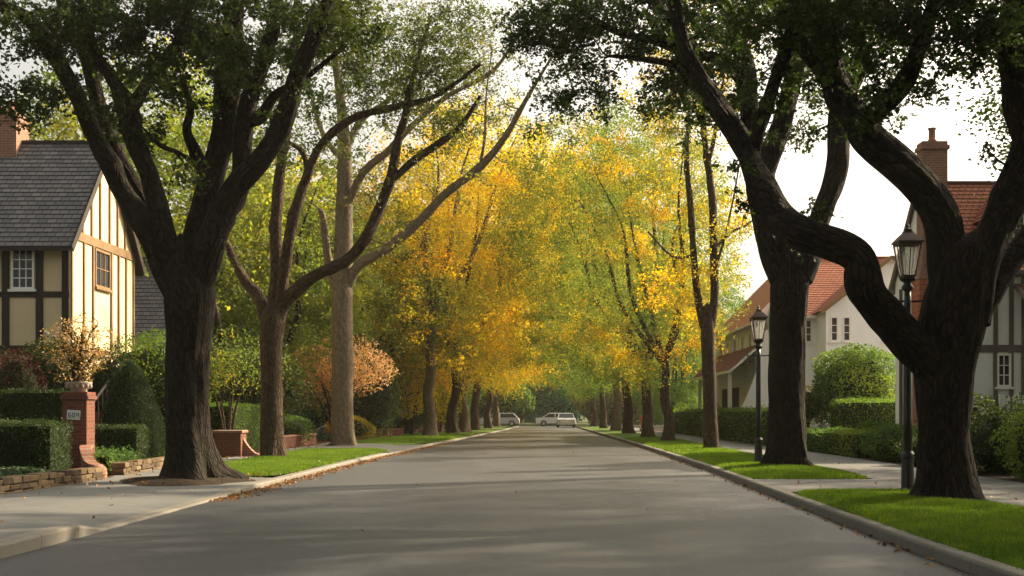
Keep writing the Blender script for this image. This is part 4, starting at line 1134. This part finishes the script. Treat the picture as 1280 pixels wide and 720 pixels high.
def gable_house(name, label, x0, x1, y0, y1, eave, ridge, wallm, roofm, axis='x', ov=.35, cat='house', z0=.05, course=.2, fascia='timber', rov=None):
    root = empty(name, ((x0 + x1) / 2, (y0 + y1) / 2, z0), 0, label, cat)
    ox, oy = (x0 + x1) / 2, (y0 + y1) / 2
    x0 -= ox; x1 -= ox; y0 -= oy; y1 -= oy; eave -= z0; ridge -= z0
    rov = ov if rov is None else rov
    mb = MB()
    for a, b in (((x0,y0),(x1,y0)), ((x1,y0),(x1,y1)), ((x1,y1),(x0,y1)), ((x0,y1),(x0,y0))):
        mb.face([(a[0],a[1],0),(b[0],b[1],0),(b[0],b[1],eave),(a[0],a[1],eave)])
    if axis == 'x':
        ym = (y0 + y1) / 2
        mb.face([(x1,y0,eave),(x1,y1,eave),(x1,ym,ridge-.06)]); mb.face([(x0,y1,eave),(x0,y0,eave),(x0,ym,ridge-.06)])
    else:
        xm = (x0 + x1) / 2
        mb.face([(x0,y0,eave),(x1,y0,eave),(xm,y0,ridge-.06)]); mb.face([(x1,y1,eave),(x0,y1,eave),(xm,y1,ridge-.06)])
    mb.build('wall', M[wallm], root)
    rb = MB()
    if axis == 'x':
        k = (ridge - eave) / (ym - y0); ed = eave - ov * k + .06; t = .06
        slope(rb, (x0-rov,y0-ov,ed+t),(x1+rov,y0-ov,ed+t),(x0-rov,ym,ridge+t),(x1+rov,ym,ridge+t), course)
        slope(rb, (x1+rov,y1+ov,ed+t),(x0-rov,y1+ov,ed+t),(x1+rov,ym,ridge+t),(x0-rov,ym,ridge+t), course)
        # underside / boards
        for ya in (y0 - ov, y1 + ov):
            rb.face([(x0-rov,ya,ed-.03),(x1+rov,ya,ed-.03),(x1+rov,ym,ridge-.03),(x0-rov,ym,ridge-.03)], 1)
            for xx, s_ in ((x0 - rov, -1), (x1 + rov, 1)):
                rb.beam((xx, ya, ed), (xx, ym, ridge), .05, .20, 1)
            rb.beam((x0-rov, ya, ed + .0), (x1+rov, ya, ed + .0), .05, .12, 1)
        rb.beam((x0-rov, ym, ridge + t + .03), (x1+rov, ym, ridge + t + .03), .16, .10, 0)
    else:
        k = (ridge - eave) / (xm - x0); ed = eave - ov * k + .06; t = .06
        slope(rb, (x0-ov,y1+rov,ed+t),(x0-ov,y0-rov,ed+t),(xm,y1+rov,ridge+t),(xm,y0-rov,ridge+t), course)
        slope(rb, (x1+ov,y0-rov,ed+t),(x1+ov,y1+rov,ed+t),(xm,y0-rov,ridge+t),(xm,y1+rov,ridge+t), course)
        for xa in (x0 - ov, x1 + ov):
            rb.face([(xa,y0-rov,ed-.03),(xa,y1+rov,ed-.03),(xm,y1+rov,ridge-.03),(xm,y0-rov,ridge-.03)], 1)
            for yy in (y0 - rov, y1 + rov):
                rb.beam((xa, yy, ed), (xm, yy, ridge), .05, .20, 1)
            rb.beam((xa, y0-rov, ed), (xa, y1+rov, ed), .05, .12, 1)
        rb.beam((xm, y0-rov, ridge + t + .03), (xm, y1+rov, ridge + t + .03), .16, .10, 0)
    roof = rb.build('roof', [M[roofm], M[fascia]], root)
    return root, roof, (ox, oy, z0)

def window(parent, org, face, u, z, w, h, nx=2, ny=3, fm='paint', fr=.06, sill=True, surround=None, gm='glass'):
    """face: ('x', X, sgn) or ('y', Y, sgn) world plane; u = world coordinate of its left end along the wall"""
    ax, pos, sg = face
    ox, oy, oz = org
    def bx(mb, a0, a1, z0, z1, d0, d1):
        d0, d1 = pos + sg * d0, pos + sg * d1; d0, d1 = min(d0, d1), max(d0, d1)
        if ax == 'y': mb.box(a0 - ox, a1 - ox, d0 - oy, d1 - oy, z0 - oz, z1 - oz)
        else: mb.box(d0 - ox, d1 - ox, a0 - oy, a1 - oy, z0 - oz, z1 - oz)
    mb = MB()
    bx(mb, u, u + fr, z, z + h, -.02, .05); bx(mb, u + w - fr, u + w, z, z + h, -.02, .05)
    bx(mb, u + fr, u + w - fr, z, z + fr, -.02, .05); bx(mb, u + fr, u + w - fr, z + h - fr, z + h, -.02, .05)
    iw, ih = w - 2 * fr, h - 2 * fr; b = .028
    for i in range(1, nx): bx(mb, u + fr + iw * i / nx - b/2, u + fr + iw * i / nx + b/2, z + fr, z + h - fr, .0, .035)
    for j in range(1, ny): bx(mb, u + fr, u + w - fr, z + fr + ih * j / ny - b/2, z + fr + ih * j / ny + b/2, .001, .033)
    o = mb.build('window', M[fm], parent)
    mb = MB(); bx(mb, u + fr * .5, u + w - fr * .5, z + fr * .5, z + h - fr * .5, -.015, .012); mb.build('pane', M[gm], o)
    if sill:
        mb = MB(); bx(mb, u - .07, u + w + .07, z - .07, z - .003, -.01, .11); mb.build('sill', M[fm], o)
    return o
def boards(parent, org, face, items, m, name='timber_frame', d=.045):
    ax, pos, sg = face; ox, oy, oz = org
    mb = MB()
    for k, (a0, z0, a1, z1, w) in enumerate(items):
        dd = pos + sg * (d / 2 + .001 * (k % 7))
        if ax == 'y': mb.beam((a0-ox, dd-oy, z0-oz), (a1-ox, dd-oy, z1-oz), d, w, 0, (0,0,1)) if abs(a1-a0) > 1e-6 else mb.box(a0-w/2-ox, a0+w/2-ox, min(pos, pos+sg*(d+.001*(k%7)))-oy, max(pos, pos+sg*(d+.001*(k%7)))-oy, min(z0,z1)-oz, max(z0,z1)-oz)
        else: mb.beam((dd-ox, a0-oy, z0-oz), (dd-ox, a1-oy, z1-oz), d, w, 0, (0,0,1)) if abs(a1-a0) > 1e-6 else mb.box(min(pos, pos+sg*(d+.001*(k%7)))-ox, max(pos, pos+sg*(d+.001*(k%7)))-ox, a0-w/2-oy, a0+w/2-oy, min(z0,z1)-oz, max(z0,z1)-oz)
    return mb.build(name, M[m], parent)
def chimney(parent, org, x, y, w, d, z0, z1, m='brick', pots=1):
    ox, oy, oz = org
    mb = MB(); mb.box(x-w/2-ox, x+w/2-ox, y-d/2-oy, y+d/2-oy, z0-oz, z1-.25-oz)
    mb.box(x-w/2-.05-ox, x+w/2+.05-ox, y-d/2-.05-oy, y+d/2+.05-oy, z1-.249-oz, z1-.12-oz); mb.box(x-w/2-ox, x+w/2-ox, y-d/2-oy, y+d/2-oy, z1-.119-oz, z1-oz)
    o = mb.build('chimney', M[m], parent)
    for i in range(pots):
        px = x + (i - (pots - 1) / 2) * .4
        mb = MB(); mb.lathe([(.13, z1-oz+.002), (.15, z1-oz+.06), (.11, z1-oz+.1), (.10, z1-oz+.38), (.13, z1-oz+.42), (.13,z1-oz+.45), (.09,z1-oz+.45)], 14, (px-ox, y-oy))
        mb.build('chimney_pot', M['brickl'], o, smooth=True)
    return o

# timbered house on the left: ridge across the view, gable towards the street
rt, roof, og = gable_house('timbered_house', 'half timbered cream house with grey slate roof and brick chimney on the left', -27, -13.2, 34.0, 39.4, 6.45, 9.6, 'plaster', 'slate', 'x', .42, rov=.22)
fy = ('y', 34.0, -1)
it = [(-27, 6.28, -13.2, 6.28, .3), (-27, 4.78, -13.2, 4.78, .16), (-27, 3.2, -13.2, 3.2, .26)]
for xx in (-13.32, -14.06, -15.02, -16.0, -16.75, -17.5, -18.5, -19.4, -20.3): it.append((xx, .1, xx, 6.12, .20))
boards(rt, og, fy, it, 'timber')
window(rt, og, fy, -14.86, 4.92, .66, 1.16, 3, 4)
window(rt, og, fy, -15.85, 4.92, .66, 1.16, 3, 4)
for u_ in (-17.3, -19.25, -21.9, -25.2): window(rt, og, fy, u_, 1.1, 1.0, 1.5, 3, 4)
for u_ in (-18.35, -21.7, -22.6, -25.3): window(rt, og, fy, u_, 4.92, .66, 1.16, 3, 4)
for i_, xx in enumerate((-21.2, -23.4, -24.4, -26.9)): it.append((xx, .1, xx, 6.12, .20))
boards(rt, og, fy, [(xx, .1, xx, 6.12, .2) for xx in (-21.2, -23.4, -24.4, -26.9)], 'timber')
gx = ('x', -13.2, 1)
it = [(34.0, 6.52, 39.4, 6.52, .26), (34.0, 3.2, 39.4, 3.2, .24)]
for i, yy in enumerate((34.08, 35.0, 35.72, 37.25, 37.9, 38.6, 39.3)): it.append((yy, .1, yy, 6.4, .10))
for yy in (34.9, 35.6, 36.3, 37.1, 37.8, 38.5):
    top = 6.6 + (2.7 - abs(yy - 36.7)) / 2.7 * 2.9
    it.append((yy, 6.64, yy, top, .09))
boards(rt, og, gx, it, 'timberw')
window(rt, og, gx, 35.85, 5.2, 1.25, 1.15, 3, 2, 'timberw', .07)
window(rt, og, gx, 36.0, 1.2, 1.3, 1.4, 3, 3, 'timberw', .07)
chimney(roof, og, -16.25, 36.7, 1.1, .9, 8.6, 10.5, 'brickl', 2)
r2, rf2, og2 = gable_house('slate_roofed_cottage', 'low cottage with grey slate roof seen between the timbered house and the near left trunk', -23, -13.4, 44.5, 50.5, 3.6, 7.45, 'plaster', 'slate', 'x', .4)
window(r2, og2, ('y', 44.5, -1), -15.6, 1.3, 1.1, 1.2, 3, 3)
boards(r2, og2, ('y', 44.5, -1), [(-23, 3.3, -13.4, 3.3, .2), (-13.5, .1, -13.5, 3.2, .2), (-16.4, .1, -16.4, 3.2, .16)], 'timber')

# far right house: eaves towards the street, steep orange roof
rA, rfA, oA = gable_house('orange_roofed_house', 'white house with steep orange tiled roof seen left of the dark upright trunk', 12.0, 21.0, 65.0, 81.0, 6.6, 11.2, 'white', 'tileo', 'y', .4, fascia='paint')
fx = ('x', 12.0, -1)
for i, yy in enumerate((66.6, 69.2, 71.8, 74.4, 77.0)):
    window(rA, oA, fx, yy, 4.2, .9, 1.7, 2, 3)
boards(rA, oA, fx, [(y_, 3.9, y_, 6.4, .22) for y_ in (65.2, 68.3, 70.9, 73.5, 76.1, 78.7, 80.8)], 'paint', 'pilaster', .08)
window(rA, oA, ('y', 65.0, -1), 13.2, 4.0, 1.0, 1.5, 2, 3); window(rA, oA, ('y', 65.0, -1), 15.4, 4.0, 1.0, 1.5, 2, 3)
chimney(rfA, oA, 16.5, 72.2, .9, 1.2, 10.6, 12.6, 'brickl', 1)
mb = MB(); slope(mb, (10.4-oA[0], 80-oA[1], 3.7), (10.4-oA[0], 64.6-oA[1], 3.7), (11.99-oA[0], 80-oA[1], 5.1), (11.99-oA[0], 64.6-oA[1], 5.1), .2)
mb.face([(10.4-oA[0],64.6-oA[1],3.66),(11.99-oA[0],64.6-oA[1],5.06),(11.99-oA[0],64.6-oA[1],4.9),(10.4-oA[0],64.6-oA[1],3.5)], 1)
mb.beam((10.4-oA[0], 64.6-oA[1], 3.62), (10.4-oA[0], 80-oA[1], 3.62), .08, .14, 1)
mb.build('porch_roof', [M['tile'], M['paint']], rA)
for yy in (66, 70, 74, 78):
    mb = MB(); mb.box(10.55-oA[0], 10.75-oA[0], yy-oA[1]-.1, yy-oA[1]+.1, 0, 3.56)
    mb.build('porch_post', M['paint'], rA)
mb = MB(); mb.box(11.93-oA[0], 11.985-oA[0], 70.8-oA[1], 73-oA[1], 0, 2.9); mb.box(11.93-oA[0], 11.985-oA[0], 75-oA[1], 77-oA[1], .8, 2.9); mb.build('door', M['timber'], rA)
# flared white buttress at the near corner
mb = MB()
for i in range(12):
    a0, a1 = i / 12, (i + 1) / 12; f = lambda t: 3.4 * (1 - t) ** 1.9 + .25
    mb.hexa([(11.9-a0*2.2-oA[0],64.7-oA[1],0),(11.9-a1*2.2-oA[0],64.7-oA[1],0),(11.9-a1*2.2-oA[0],64.98-oA[1],0),(11.9-a0*2.2-oA[0],64.98-oA[1],0),
             (11.9-a0*2.2-oA[0],64.7-oA[1],f(a0)),(11.9-a1*2.2-oA[0],64.7-oA[1],f(a1)),(11.9-a1*2.2-oA[0],64.98-oA[1],f(a1)),(11.9-a0*2.2-oA[0],64.98-oA[1],f(a0))])
mb.build('buttress', M['white'], rA)

# middle right house
M['tile2'] = brick_mat('rose roof tiles', (.46,.17,.10), (.38,.13,.075), (.15,.06,.04), .22, .22, True, .014)
rB, rfB, oB = gable_house('white_gabled_house', 'white house with rose red tiled roof and small front gable behind the big rounded bush', 12.1, 19.4, 55.0, 62.5, 6.0, 8.95, 'white', 'tile2', 'x', .3, fascia='paint', rov=.1)
window(rB, oB, ('y', 55.0, -1), 12.32, 4.66, .32, 1.05, 1, 3)
ox, oy, oz = oB
mb = MB(); gx0, gx1, gy0 = 12.85 - ox, 18.6 - ox, 53.2 - oy
e_, a_ = 6.05 - oz, 8.3 - oz; xm = (gx0 + gx1) / 2; yb = 55.0 - oy - .003
mb.face([(gx0,gy0,0),(gx1,gy0,0),(gx1,gy0,e_),(xm,gy0,a_),(gx0,gy0,e_)]); mb.face([(gx0,yb,0),(gx0,gy0,0),(gx0,gy0,e_),(gx0,yb,e_)]); mb.face([(gx1,gy0,0),(gx1,yb,0),(gx1,yb,e_),(gx1,gy0,e_)])
mb.build('gable_wall', M['white'], rB)
mb = MB(); k = (a_ - e_) / (xm - gx0); yk = 59 - oy
for sg, xe in ((-1, gx0 - .25), (1, gx1 + .25)):
    z0_ = e_ - .25 * k + .08
    if sg < 0: slope(mb, (xe, yk, z0_), (xe, gy0 - .25, z0_), (xm, yk, a_ + .08), (xm, gy0 - .25, a_ + .08))
    else: slope(mb, (xe, gy0 - .25, z0_), (xe, yk, z0_), (xm, gy0 - .25, a_ + .08), (xm, yk, a_ + .08))
    mb.beam((xe, gy0 - .25, z0_ - .06), (xm, gy0 - .25, a_ + .02), .05, .16, 1)
    mb.face([(xe, gy0-.25, z0_-.03), (xe, yb, z0_-.03), (xm, yb, a_+.0), (xm, gy0-.25, a_+.0)], 1)
mb.build('gable_roof', [M['tile2'], M['timberw']], rB)
for u in (13.05, 13.6, 15.4, 16.3): window(rB, oB, ('y', 53.2, -1), u, 4.6, .34, 1.1, 1, 3)
for u in (13.4, 15.6): window(rB, oB, ('y', 53.2, -1), u, 1.6, 1.0, 1.3, 3, 3)

# near right house
rC, rfC, oC = gable_house('brown_roofed_house', 'nearest right house with brown tiled roof, dormer, brick chimney and half timbered white wall', 12.4, 24.0, 36.0, 41.4, 5.9, 8.75, 'white', 'tile', 'x', .35, fascia='timberg', rov=.12)
fy = ('y', 36.0, -1)
boards(rC, oC, fy, [(12.6, 3.35, 24, 3.35, .22), (12.6, 5.6, 24, 5.6, .2)] + [(x_, .1, x_, 5.5, .13) for x_ in (13.0, 13.78, 14.25, 14.62, 15.3, 16.0, 16.7, 17.6, 18.5, 19.4)], 'timberg')
window(rC, oC, fy, 13.72 + .1, 2.2, .42, 1.0, 2, 3); window(rC, oC, fy, 14.75, 2.0, .5, 1.1, 2, 3); window(rC, oC, fy, 16.1, 3.8, .55, 1.2, 2, 3)
window(rC, oC, ('x', 12.4, -1), 38.2, 3.6, .9, 1.4, 3, 3); window(rC, oC, ('x', 12.4, -1), 38.4, 1.2, .9, 1.4, 3, 3)
ox, oy, oz = oC
mb = MB(); mb.box(11.55-ox, 12.397-ox, 36.1-oy, 36.85-oy, 0, 4.25-oz); mb.build('chimney_breast', M['brickl'], rC)
mb = MB(); mb.box(11.53-ox, 12.396-ox, 36.08-oy, 36.87-oy, 4.253-oz, 5.45-oz); mb.build('tiled_panel', M['tilehung'], rC)
mb = MB(); mb.hexa([(11.50-ox,36.05-oy,5.453-oz),(12.395-ox,36.05-oy,5.453-oz),(12.395-ox,36.9-oy,5.453-oz),(11.50-ox,36.9-oy,5.453-oz),(11.62-ox,36.15-oy,5.8-oz),(12.395-ox,36.15-oy,5.8-oz),(12.395-ox,36.8-oy,5.8-oz),(11.62-ox,36.8-oy,5.8-oz)]); mb.build('chimney_shoulder', M['brickl'], rC)
chimney(rC, oC, 12.03, 36.45, .76, .56, 5.803, 9.62, 'brickl', 1)
mb = MB(); mb.beam((12.34-ox, 40.6-oy, 0), (12.34-ox, 40.6-oy, 5.6-oz), .09, .09); mb.build('downpipe', M['timberg'], rC)
# dormer
mb = MB(); dx0, dx1, dy0, dy1, de, da = 13.75-ox, 15.25-ox, 36.45-oy, 38.2-oy, 7.45-oz, 8.3-oz; dm = (dx0+dx1)/2
mb.face([(dx0,dy0,6.2-oz),(dx1,dy0,6.2-oz),(dx1,dy0,de),(dm,dy0,da),(dx0,dy0,de)]); mb.face([(dx0,dy1,6.2-oz),(dx0,dy0,6.2-oz),(dx0,dy0,de),(dx0,dy1,de)]); mb.face([(dx1,dy0,6.2-oz),(dx1,dy1,6.2-oz),(dx1,dy1,de),(dx1,dy0,de)])
dw = mb.build('dormer', M['white'], rfC)
mb = MB(); k = (da-de)/(dm-dx0)
for xe in (dx0-.2, dx1+.2):
    z_ = de-.2*k+.06
    if xe < dm: slope(mb, (xe, dy1, z_), (xe, dy0-.2, z_), (dm, dy1, da+.06), (dm, dy0-.2, da+.06), .18)
    else: slope(mb, (xe, dy0-.2, z_), (xe, dy1, z_), (dm, dy0-.2, da+.06), (dm, dy1, da+.06), .18)
    mb.beam((xe, dy0-.2, z_-.05), (dm, dy0-.2, da+.01), .05, .13, 1)
mb.build('dormer_roof', [M['tile'], M['timberg']], rfC)
window(rfC, oC, ('y', 36.45, -1), 14.15, 6.6, .7, .85, 2, 2)
# small hood roof over the porch
mb = MB(); slope(mb, (14.35-ox, 34.7-oy, 4.55-oz), (17.6-ox, 34.7-oy, 4.55-oz), (14.35-ox, 35.99-oy, 5.3-oz), (17.6-ox, 35.99-oy, 5.3-oz))
mb.beam((14.35-ox,34.7-oy,4.5-oz),(17.6-ox,34.7-oy,4.5-oz),.06,.14,1); mb.beam((14.37-ox,34.7-oy,4.5-oz),(14.37-ox,35.98-oy,5.24-oz),.06,.14,1)
for x_ in (14.5, 17.4): mb.beam((x_-ox, 34.85-oy, 0), (x_-ox, 34.85-oy, 4.5-oz), .14, .14, 1)
mb.build('porch_roof', [M['tile'], M['timberg']], rC)

# picket fence
rf = empty('picket_fence', (13.0, 33.6, .09), 0, 'white picket fence seen right of the thick near right trunk, below the half timbered wall', 'fence')
mb = MB()
for z in (.55, 1.45): mb.beam((0, 0, z), (4.6, 0, z), .04, .09)
mb.build('rail', M['paint'], rf)
mb = MB()
for i in range(34):
    x = .05 + i * .135
    mb.hexa([(x,-.05,.1),(x+.075,-.05,.1),(x+.075,-.024,.1),(x,-.024,.1),(x,-.05,1.75),(x+.075,-.05,1.75),(x+.075,-.024,1.75),(x,-.024,1.75)])
    mb.face([(x,-.05,1.752),(x+.075,-.05,1.752),(x+.0375,-.037,1.84)])
mb.build('pickets', M['paint'], rf)
for i in range(3):
    mb = MB(); mb.box(i*2.27-.01, i*2.27+.1, -.02, .09, 0, 1.85); mb.build('post', M['paint'], rf)

# ------------------------------------------------------------------ street lamps
def lamp(label, x, y, H):
    r = empty('street_lamp', (x, y, .12), 0, label, 'street lamp', 'black lantern street lamps on the right verge')
    P = H - .92
    mb = MB()
    mb.lathe([(.125,0),(.125,.06),(.10,.10),(.095,.55),(.11,.58),(.11,.63),(.08,.68)], 16, cap=True); mb.build('base', M['iron'], r, smooth=False, bevel=.004)
    mb = MB(); mb.lathe([(.072,.66),(.068,1.2),(.056,P-.35),(.052,P-.12)], 20); mb.build('pole', M['iron'], r, smooth=True)
    mb = MB(); mb.lathe([(.062,P-.13),(.095,P-.10),(.095,P-.06),(.07,P-.04),(.06,P),(.11,P+.03),(.13,P+.06),(.13,P+.085),(.05,P+.09)], 16); mb.build('collar', M['iron'], r, smooth=False)
    mb = MB(); mb.beam((-.27,0,P-.30),(.27,0,P-.30),.028,.028)
    for s_ in (-1, 1): mb.lathe([(.01,P-.33),(.03,P-.31),(.03,P-.29),(.01,P-.27)], 8, (s_*.27, 0))
    mb.build('ladder_bar', M['iron'], r)
    b0, b1, z0_, z1_ = .095, .168, P + .09, P + .60
    mb = MB()
    for sx in (-1, 1):
        for sy in (-1, 1): mb.beam((sx*b0, sy*b0, z0_), (sx*b1, sy*b1, z1_), .024, .024)
    for b, z in ((b0, z0_ + .012), (b1, z1_ + .012)):
        for sx in (-1, 1): mb.beam((sx*b, -b-.012, z), (sx*b, b+.012, z), .026, .03); mb.beam((-b+.014, sx*b, z+.001), (b-.014, sx*b, z+.001), .026, .03)
    for sx in (-1, 1):
        mb.beam((sx*.002, sx*b0, z0_), (sx*.002, sx*b1, z1_), .012, .012); mb.beam((sx*b0, 0, z0_), (sx*b1, 0, z1_), .012, .012)
    lan = mb.build('lantern_frame', M['ironrust'], r)
    c0, c1 = b0 - .014, b1 - .014
    for (a, b) in (((-1,-1),(1,-1)), ((1,-1),(1,1)), ((1,1),(-1,1)), ((-1,1),(-1,-1))):
        mb = MB(); mb.face([(a[0]*c0,a[1]*c0,z0_+.02),(b[0]*c0,b[1]*c0,z0_+.02),(b[0]*c1,b[1]*c1,z1_-.005),(a[0]*c1,a[1]*c1,z1_-.005)])
        mb.build('glass_pane', M['lampglass'], lan)
    mb = MB(); mb.lathe([(.016, z0_+.02),(.016,z0_+.12),(.045,z0_+.16),(.05,z0_+.3),(.03,z0_+.38),(.0,z0_+.4)], 12, cap=False); mb.build('bulb', M['lampglass'], lan, smooth=True)
    zt = z1_ + .03
    mb = MB(); mb.lathe([(.29,zt),(.285,zt+.025),(.17,zt+.12),(.10,zt+.17),(.095,zt+.19),(.075,zt+.20),(.07,zt+.225)], 4, rot=math.pi/4); mb.build('lantern_roof', M['ironrust'], r)
    mb = MB(); mb.lathe([(.07,zt+.226),(.035,zt+.24),(.02,zt+.255),(.034,zt+.275),(.034,zt+.29),(.01,zt+.31),(.004,zt+.36)], 12, cap=False); mb.build('finial', M['ironrust'], r, smooth=True)
    return r
lamp('tall black lamp post left of the thick near trunk, lantern above the arching limb', 5.96, 19.25, 4.30)
lamp('more distant black lamp post with small lantern, left of the dark upright V forked trunk', 5.56, 30.0, 3.95)

# ------------------------------------------------------------------ bin
rb = empty('wheeled_bin', (8.0, 87.0, .12), .2, 'orange wheeled rubbish bin far off beside the right sidewalk', 'bin')
mb = MB(); mb.hexa([(-.29,-.32,.1),(.29,-.32,.1),(.29,.30,.1),(-.29,.30,.1),(-.37,-.40,1.02),(.37,-.40,1.02),(.37,.38,1.02),(-.37,.38,1.02)]); mb.build('bin_body', M['orange'], rb, bevel=.03)
mb = MB(); mb.hexa([(-.40,-.43,1.025),(.40,-.43,1.025),(.40,.42,1.025),(-.40,.42,1.025),(-.34,-.36,1.10),(.34,-.36,1.10),(.34,.40,1.13),(-.34,.40,1.13)]); mb.beam((-.34,.46,1.02),(.34,.46,1.02),.04,.04); mb.build('lid', M['orange'], rb, bevel=.02)
for s_ in (-1, 1):
    mb = MB()
    k = 16; ring = [(s_*.34, .28 + .11*math.cos(2*math.pi*i/k), .11 + .11*math.sin(2*math.pi*i/k)) for i in range(k)]
    r2_ = [(p[0] + s_*.05, p[1], p[2]) for p in ring]
    mb.face(ring); mb.face(r2_)
    for i in range(k): mb.face([ring[i], ring[(i+1)%k], r2_[(i+1)%k], r2_[i]])
    mb.build('wheel', M['tyre'], rb)

# ------------------------------------------------------------------ parked cars at the crossing
def make_car(label, loc, rz, paint, group='cars parked at the far end of the street', est=False):
    r = empty('parked_car', loc, rz, label, 'car', group)
    Lh, Wd = 2.2, .88
    low_ = [(-2.2,.32),(-2.22,.55),(-2.15,.82),(-1.9,.92),(-1.2,.98),(1.0,.98) if not est else (1.6,.98),(1.75,.96),(2.12,.90),(2.22,.72),(2.2,.32)]
    mb = MB(); k = len(low_)
    def ring(y, s_): return [(p[0]*s_, y, p[1] if p[1] > .4 else p[1]) for p in low_]
    rs_ = [ring(-Wd*.93, .985), ring(-Wd, 1), ring(Wd, 1), ring(Wd*.93, .985)]
    rs_ = [[(p[0], y, p[2]) for p in rg] for rg, y in zip(rs_, (-Wd, -Wd + .06, Wd - .06, Wd))]
    mb.face(rs_[0]); mb.face(rs_[3][::-1])
    for a, b in zip(rs_[:-1], rs_[1:]):
        for i in range(k): j = (i+1) % k; mb.face([a[i], b[i], b[j], a[j]])
    mb.build('car_body', M[paint], r, bevel=.04)
    cab = [(-1.25,.97),(-.55,1.40),(.75 if not est else 1.5,1.42),(1.45 if not est else 1.95,.98)]
    mb = MB(); a = [(p[0], -.80 + (p[1]-.97)*.35, p[1]) for p in cab]; b = [(p[0], .80 - (p[1]-.97)*.35, p[1]) for p in cab]
    mb.face(a); mb.face(b[::-1])
    for i in range(4): j = (i+1) % 4; mb.face([a[i], b[i], b[j], a[j]])
    mb.build('windows', M['glass'], r, bevel=.02)
    mb = MB(); xr0, xr1 = -.60, (.80 if not est else 1.55)
    mb.hexa([(xr0,-.68,1.40),(xr1,-.68,1.42),(xr1,.68,1.42),(xr0,.68,1.40),(xr0+.1,-.62,1.46),(xr1-.1,-.62,1.47),(xr1-.1,.62,1.47),(xr0+.1,.62,1.46)])
    for sy in (-1, 1):
        mb.beam((-1.25, sy*.80, .97), (-.58, sy*.655, 1.42), .06, .06); mb.beam((.1, sy*.81, .97), (.1, sy*.665, 1.42), .06, .06); mb.beam((1.45 if not est else 1.95, sy*.80, .98), (.78 if not est else 1.52, sy*.655, 1.43), .07, .07)
    mb.build('roof', M[paint], r, bevel=.02)
    for sx in (-1.38, 1.36):
        for sy in (-1, 1):
            def disc(rad, y0_, y1_, m, nm, par):
                mb = MB(); q = 20
                A_ = [(sx + rad*math.cos(2*math.pi*i/q), y0_, .33 + rad*math.sin(2*math.pi*i/q)) for i in range(q)]; B_ = [(p[0], y1_, p[2]) for p in A_]
                mb.face(A_); mb.face(B_)
                for i in range(q): mb.face([A_[i], A_[(i+1)%q], B_[(i+1)%q], B_[i]])
                return mb.build(nm, M[m], par)
            w_ = disc(.33, sy*.70, sy*.90, 'tyre', 'wheel', r); disc(.20, sy*.901, sy*.915, 'metal', 'rim', w_)
    for sy in (-1, 1):
        mb = MB(); mb.box(-2.235, -2.15, sy*.66-.16, sy*.66+.16, .62, .76); mb.build('headlight', M['metal'], r, bevel=.02)
        mb = MB(); mb.box(2.15, 2.235, sy*.68-.13, sy*.68+.13, .66, .82); mb.build('tail_light', M['redlamp'], r, bevel=.02)
    return r
make_car('white car facing the viewer at the right kerb of the far end', (3.0, 121, .0), R(90), 'carwhite')
make_car('white car standing sideways in the cross street at the far end', (2.2, 133, .0), R(180), 'carwhite')
make_car('silver car standing sideways at the far end, left of the white ones', (-4.0, 131.2, .0), 0, 'carsilver', est=True)

mb = MB(); mb.box(-940, 940, -340, 1540, -1.1, 36)
hz = mb.build('haze', [])
hm = bpy.data.materials.new('haze'); hm.use_nodes = True; hn = hm.node_tree; hn.nodes.clear()
ho = hn.nodes.new('ShaderNodeOutputMaterial'); hp = hn.nodes.new('ShaderNodeVolumePrincipled')
hp.inputs['Color'].default_value = (1.0, .93, .80, 1); hp.inputs['Density'].default_value = HAZE; hp.inputs['Anisotropy'].default_value = .3
hn.links.new(hp.outputs[0], ho.inputs['Volume']); hz.data.materials.append(hm)
tag(hz, 'thin warm evening haze over the street', 'haze', kind='stuff')
# ------------------------------------------------------------------ light, sky, camera
w = bpy.data.worlds.new('World'); scene.world = w; w.use_nodes = True
nt = w.node_tree; nt.nodes.clear()
out = nt.nodes.new('ShaderNodeOutputWorld'); bgn = nt.nodes.new('ShaderNodeBackground'); sky = nt.nodes.new('ShaderNodeTexSky')
sky.sky_type = 'NISHITA'; sky.sun_disc = False
sky.sun_elevation = SUN_EL; sky.sun_rotation = SUN_AZ
sky.air_density = 1.0; sky.dust_density = 7.0; sky.ozone_density = .5
bgn.inputs['Strength'].default_value = .10
hs = nt.nodes.new('ShaderNodeHueSaturation'); hs.inputs['Saturation'].default_value = .38; hs.inputs['Value'].default_value = 1.15
nt.links.new(sky.outputs[0], hs.inputs['Color'])
nt.links.new(mixc(nt, 1.0, hs.outputs[0], (1.0, .94, .81), 'MULTIPLY'), bgn.inputs[0]); nt.links.new(bgn.outputs[0], out.inputs[0])
sl = bpy.data.lights.new('sun', 'SUN'); sl.energy = 4.6; sl.angle = R(1.2); sl.color = (1.0, .81, .55)
so = bpy.data.objects.new('sun', sl); COL.objects.link(so)
so.rotation_euler = Vector(SUN).to_track_quat('Z', 'Y').to_euler()
so.location = (30, 20, 30)

cam = bpy.data.cameras.new('camera'); co = bpy.data.objects.new('camera', cam); COL.objects.link(co)
co.location = (0, 0, CH); co.rotation_euler = (R(90), 0, 0)
cam.sensor_width = 36; cam.lens = FPX / 1280 * 36
cam.shift_x = -30 / 1280; cam.shift_y = 157 / 1280
cam.clip_end = 3000
scene.camera = co
vs = scene.view_settings
vs.view_transform = 'Standard'; vs.look = 'None'; vs.exposure = 1.38; vs.gamma = 1.0; vs.use_curve_mapping = False
cy = scene.cycles
cy.max_bounces = 7; cy.diffuse_bounces = 3; cy.glossy_bounces = 2; cy.transmission_bounces = 5; cy.transparent_max_bounces = 8
cy.use_denoising = True
cy.sample_clamp_indirect = 6
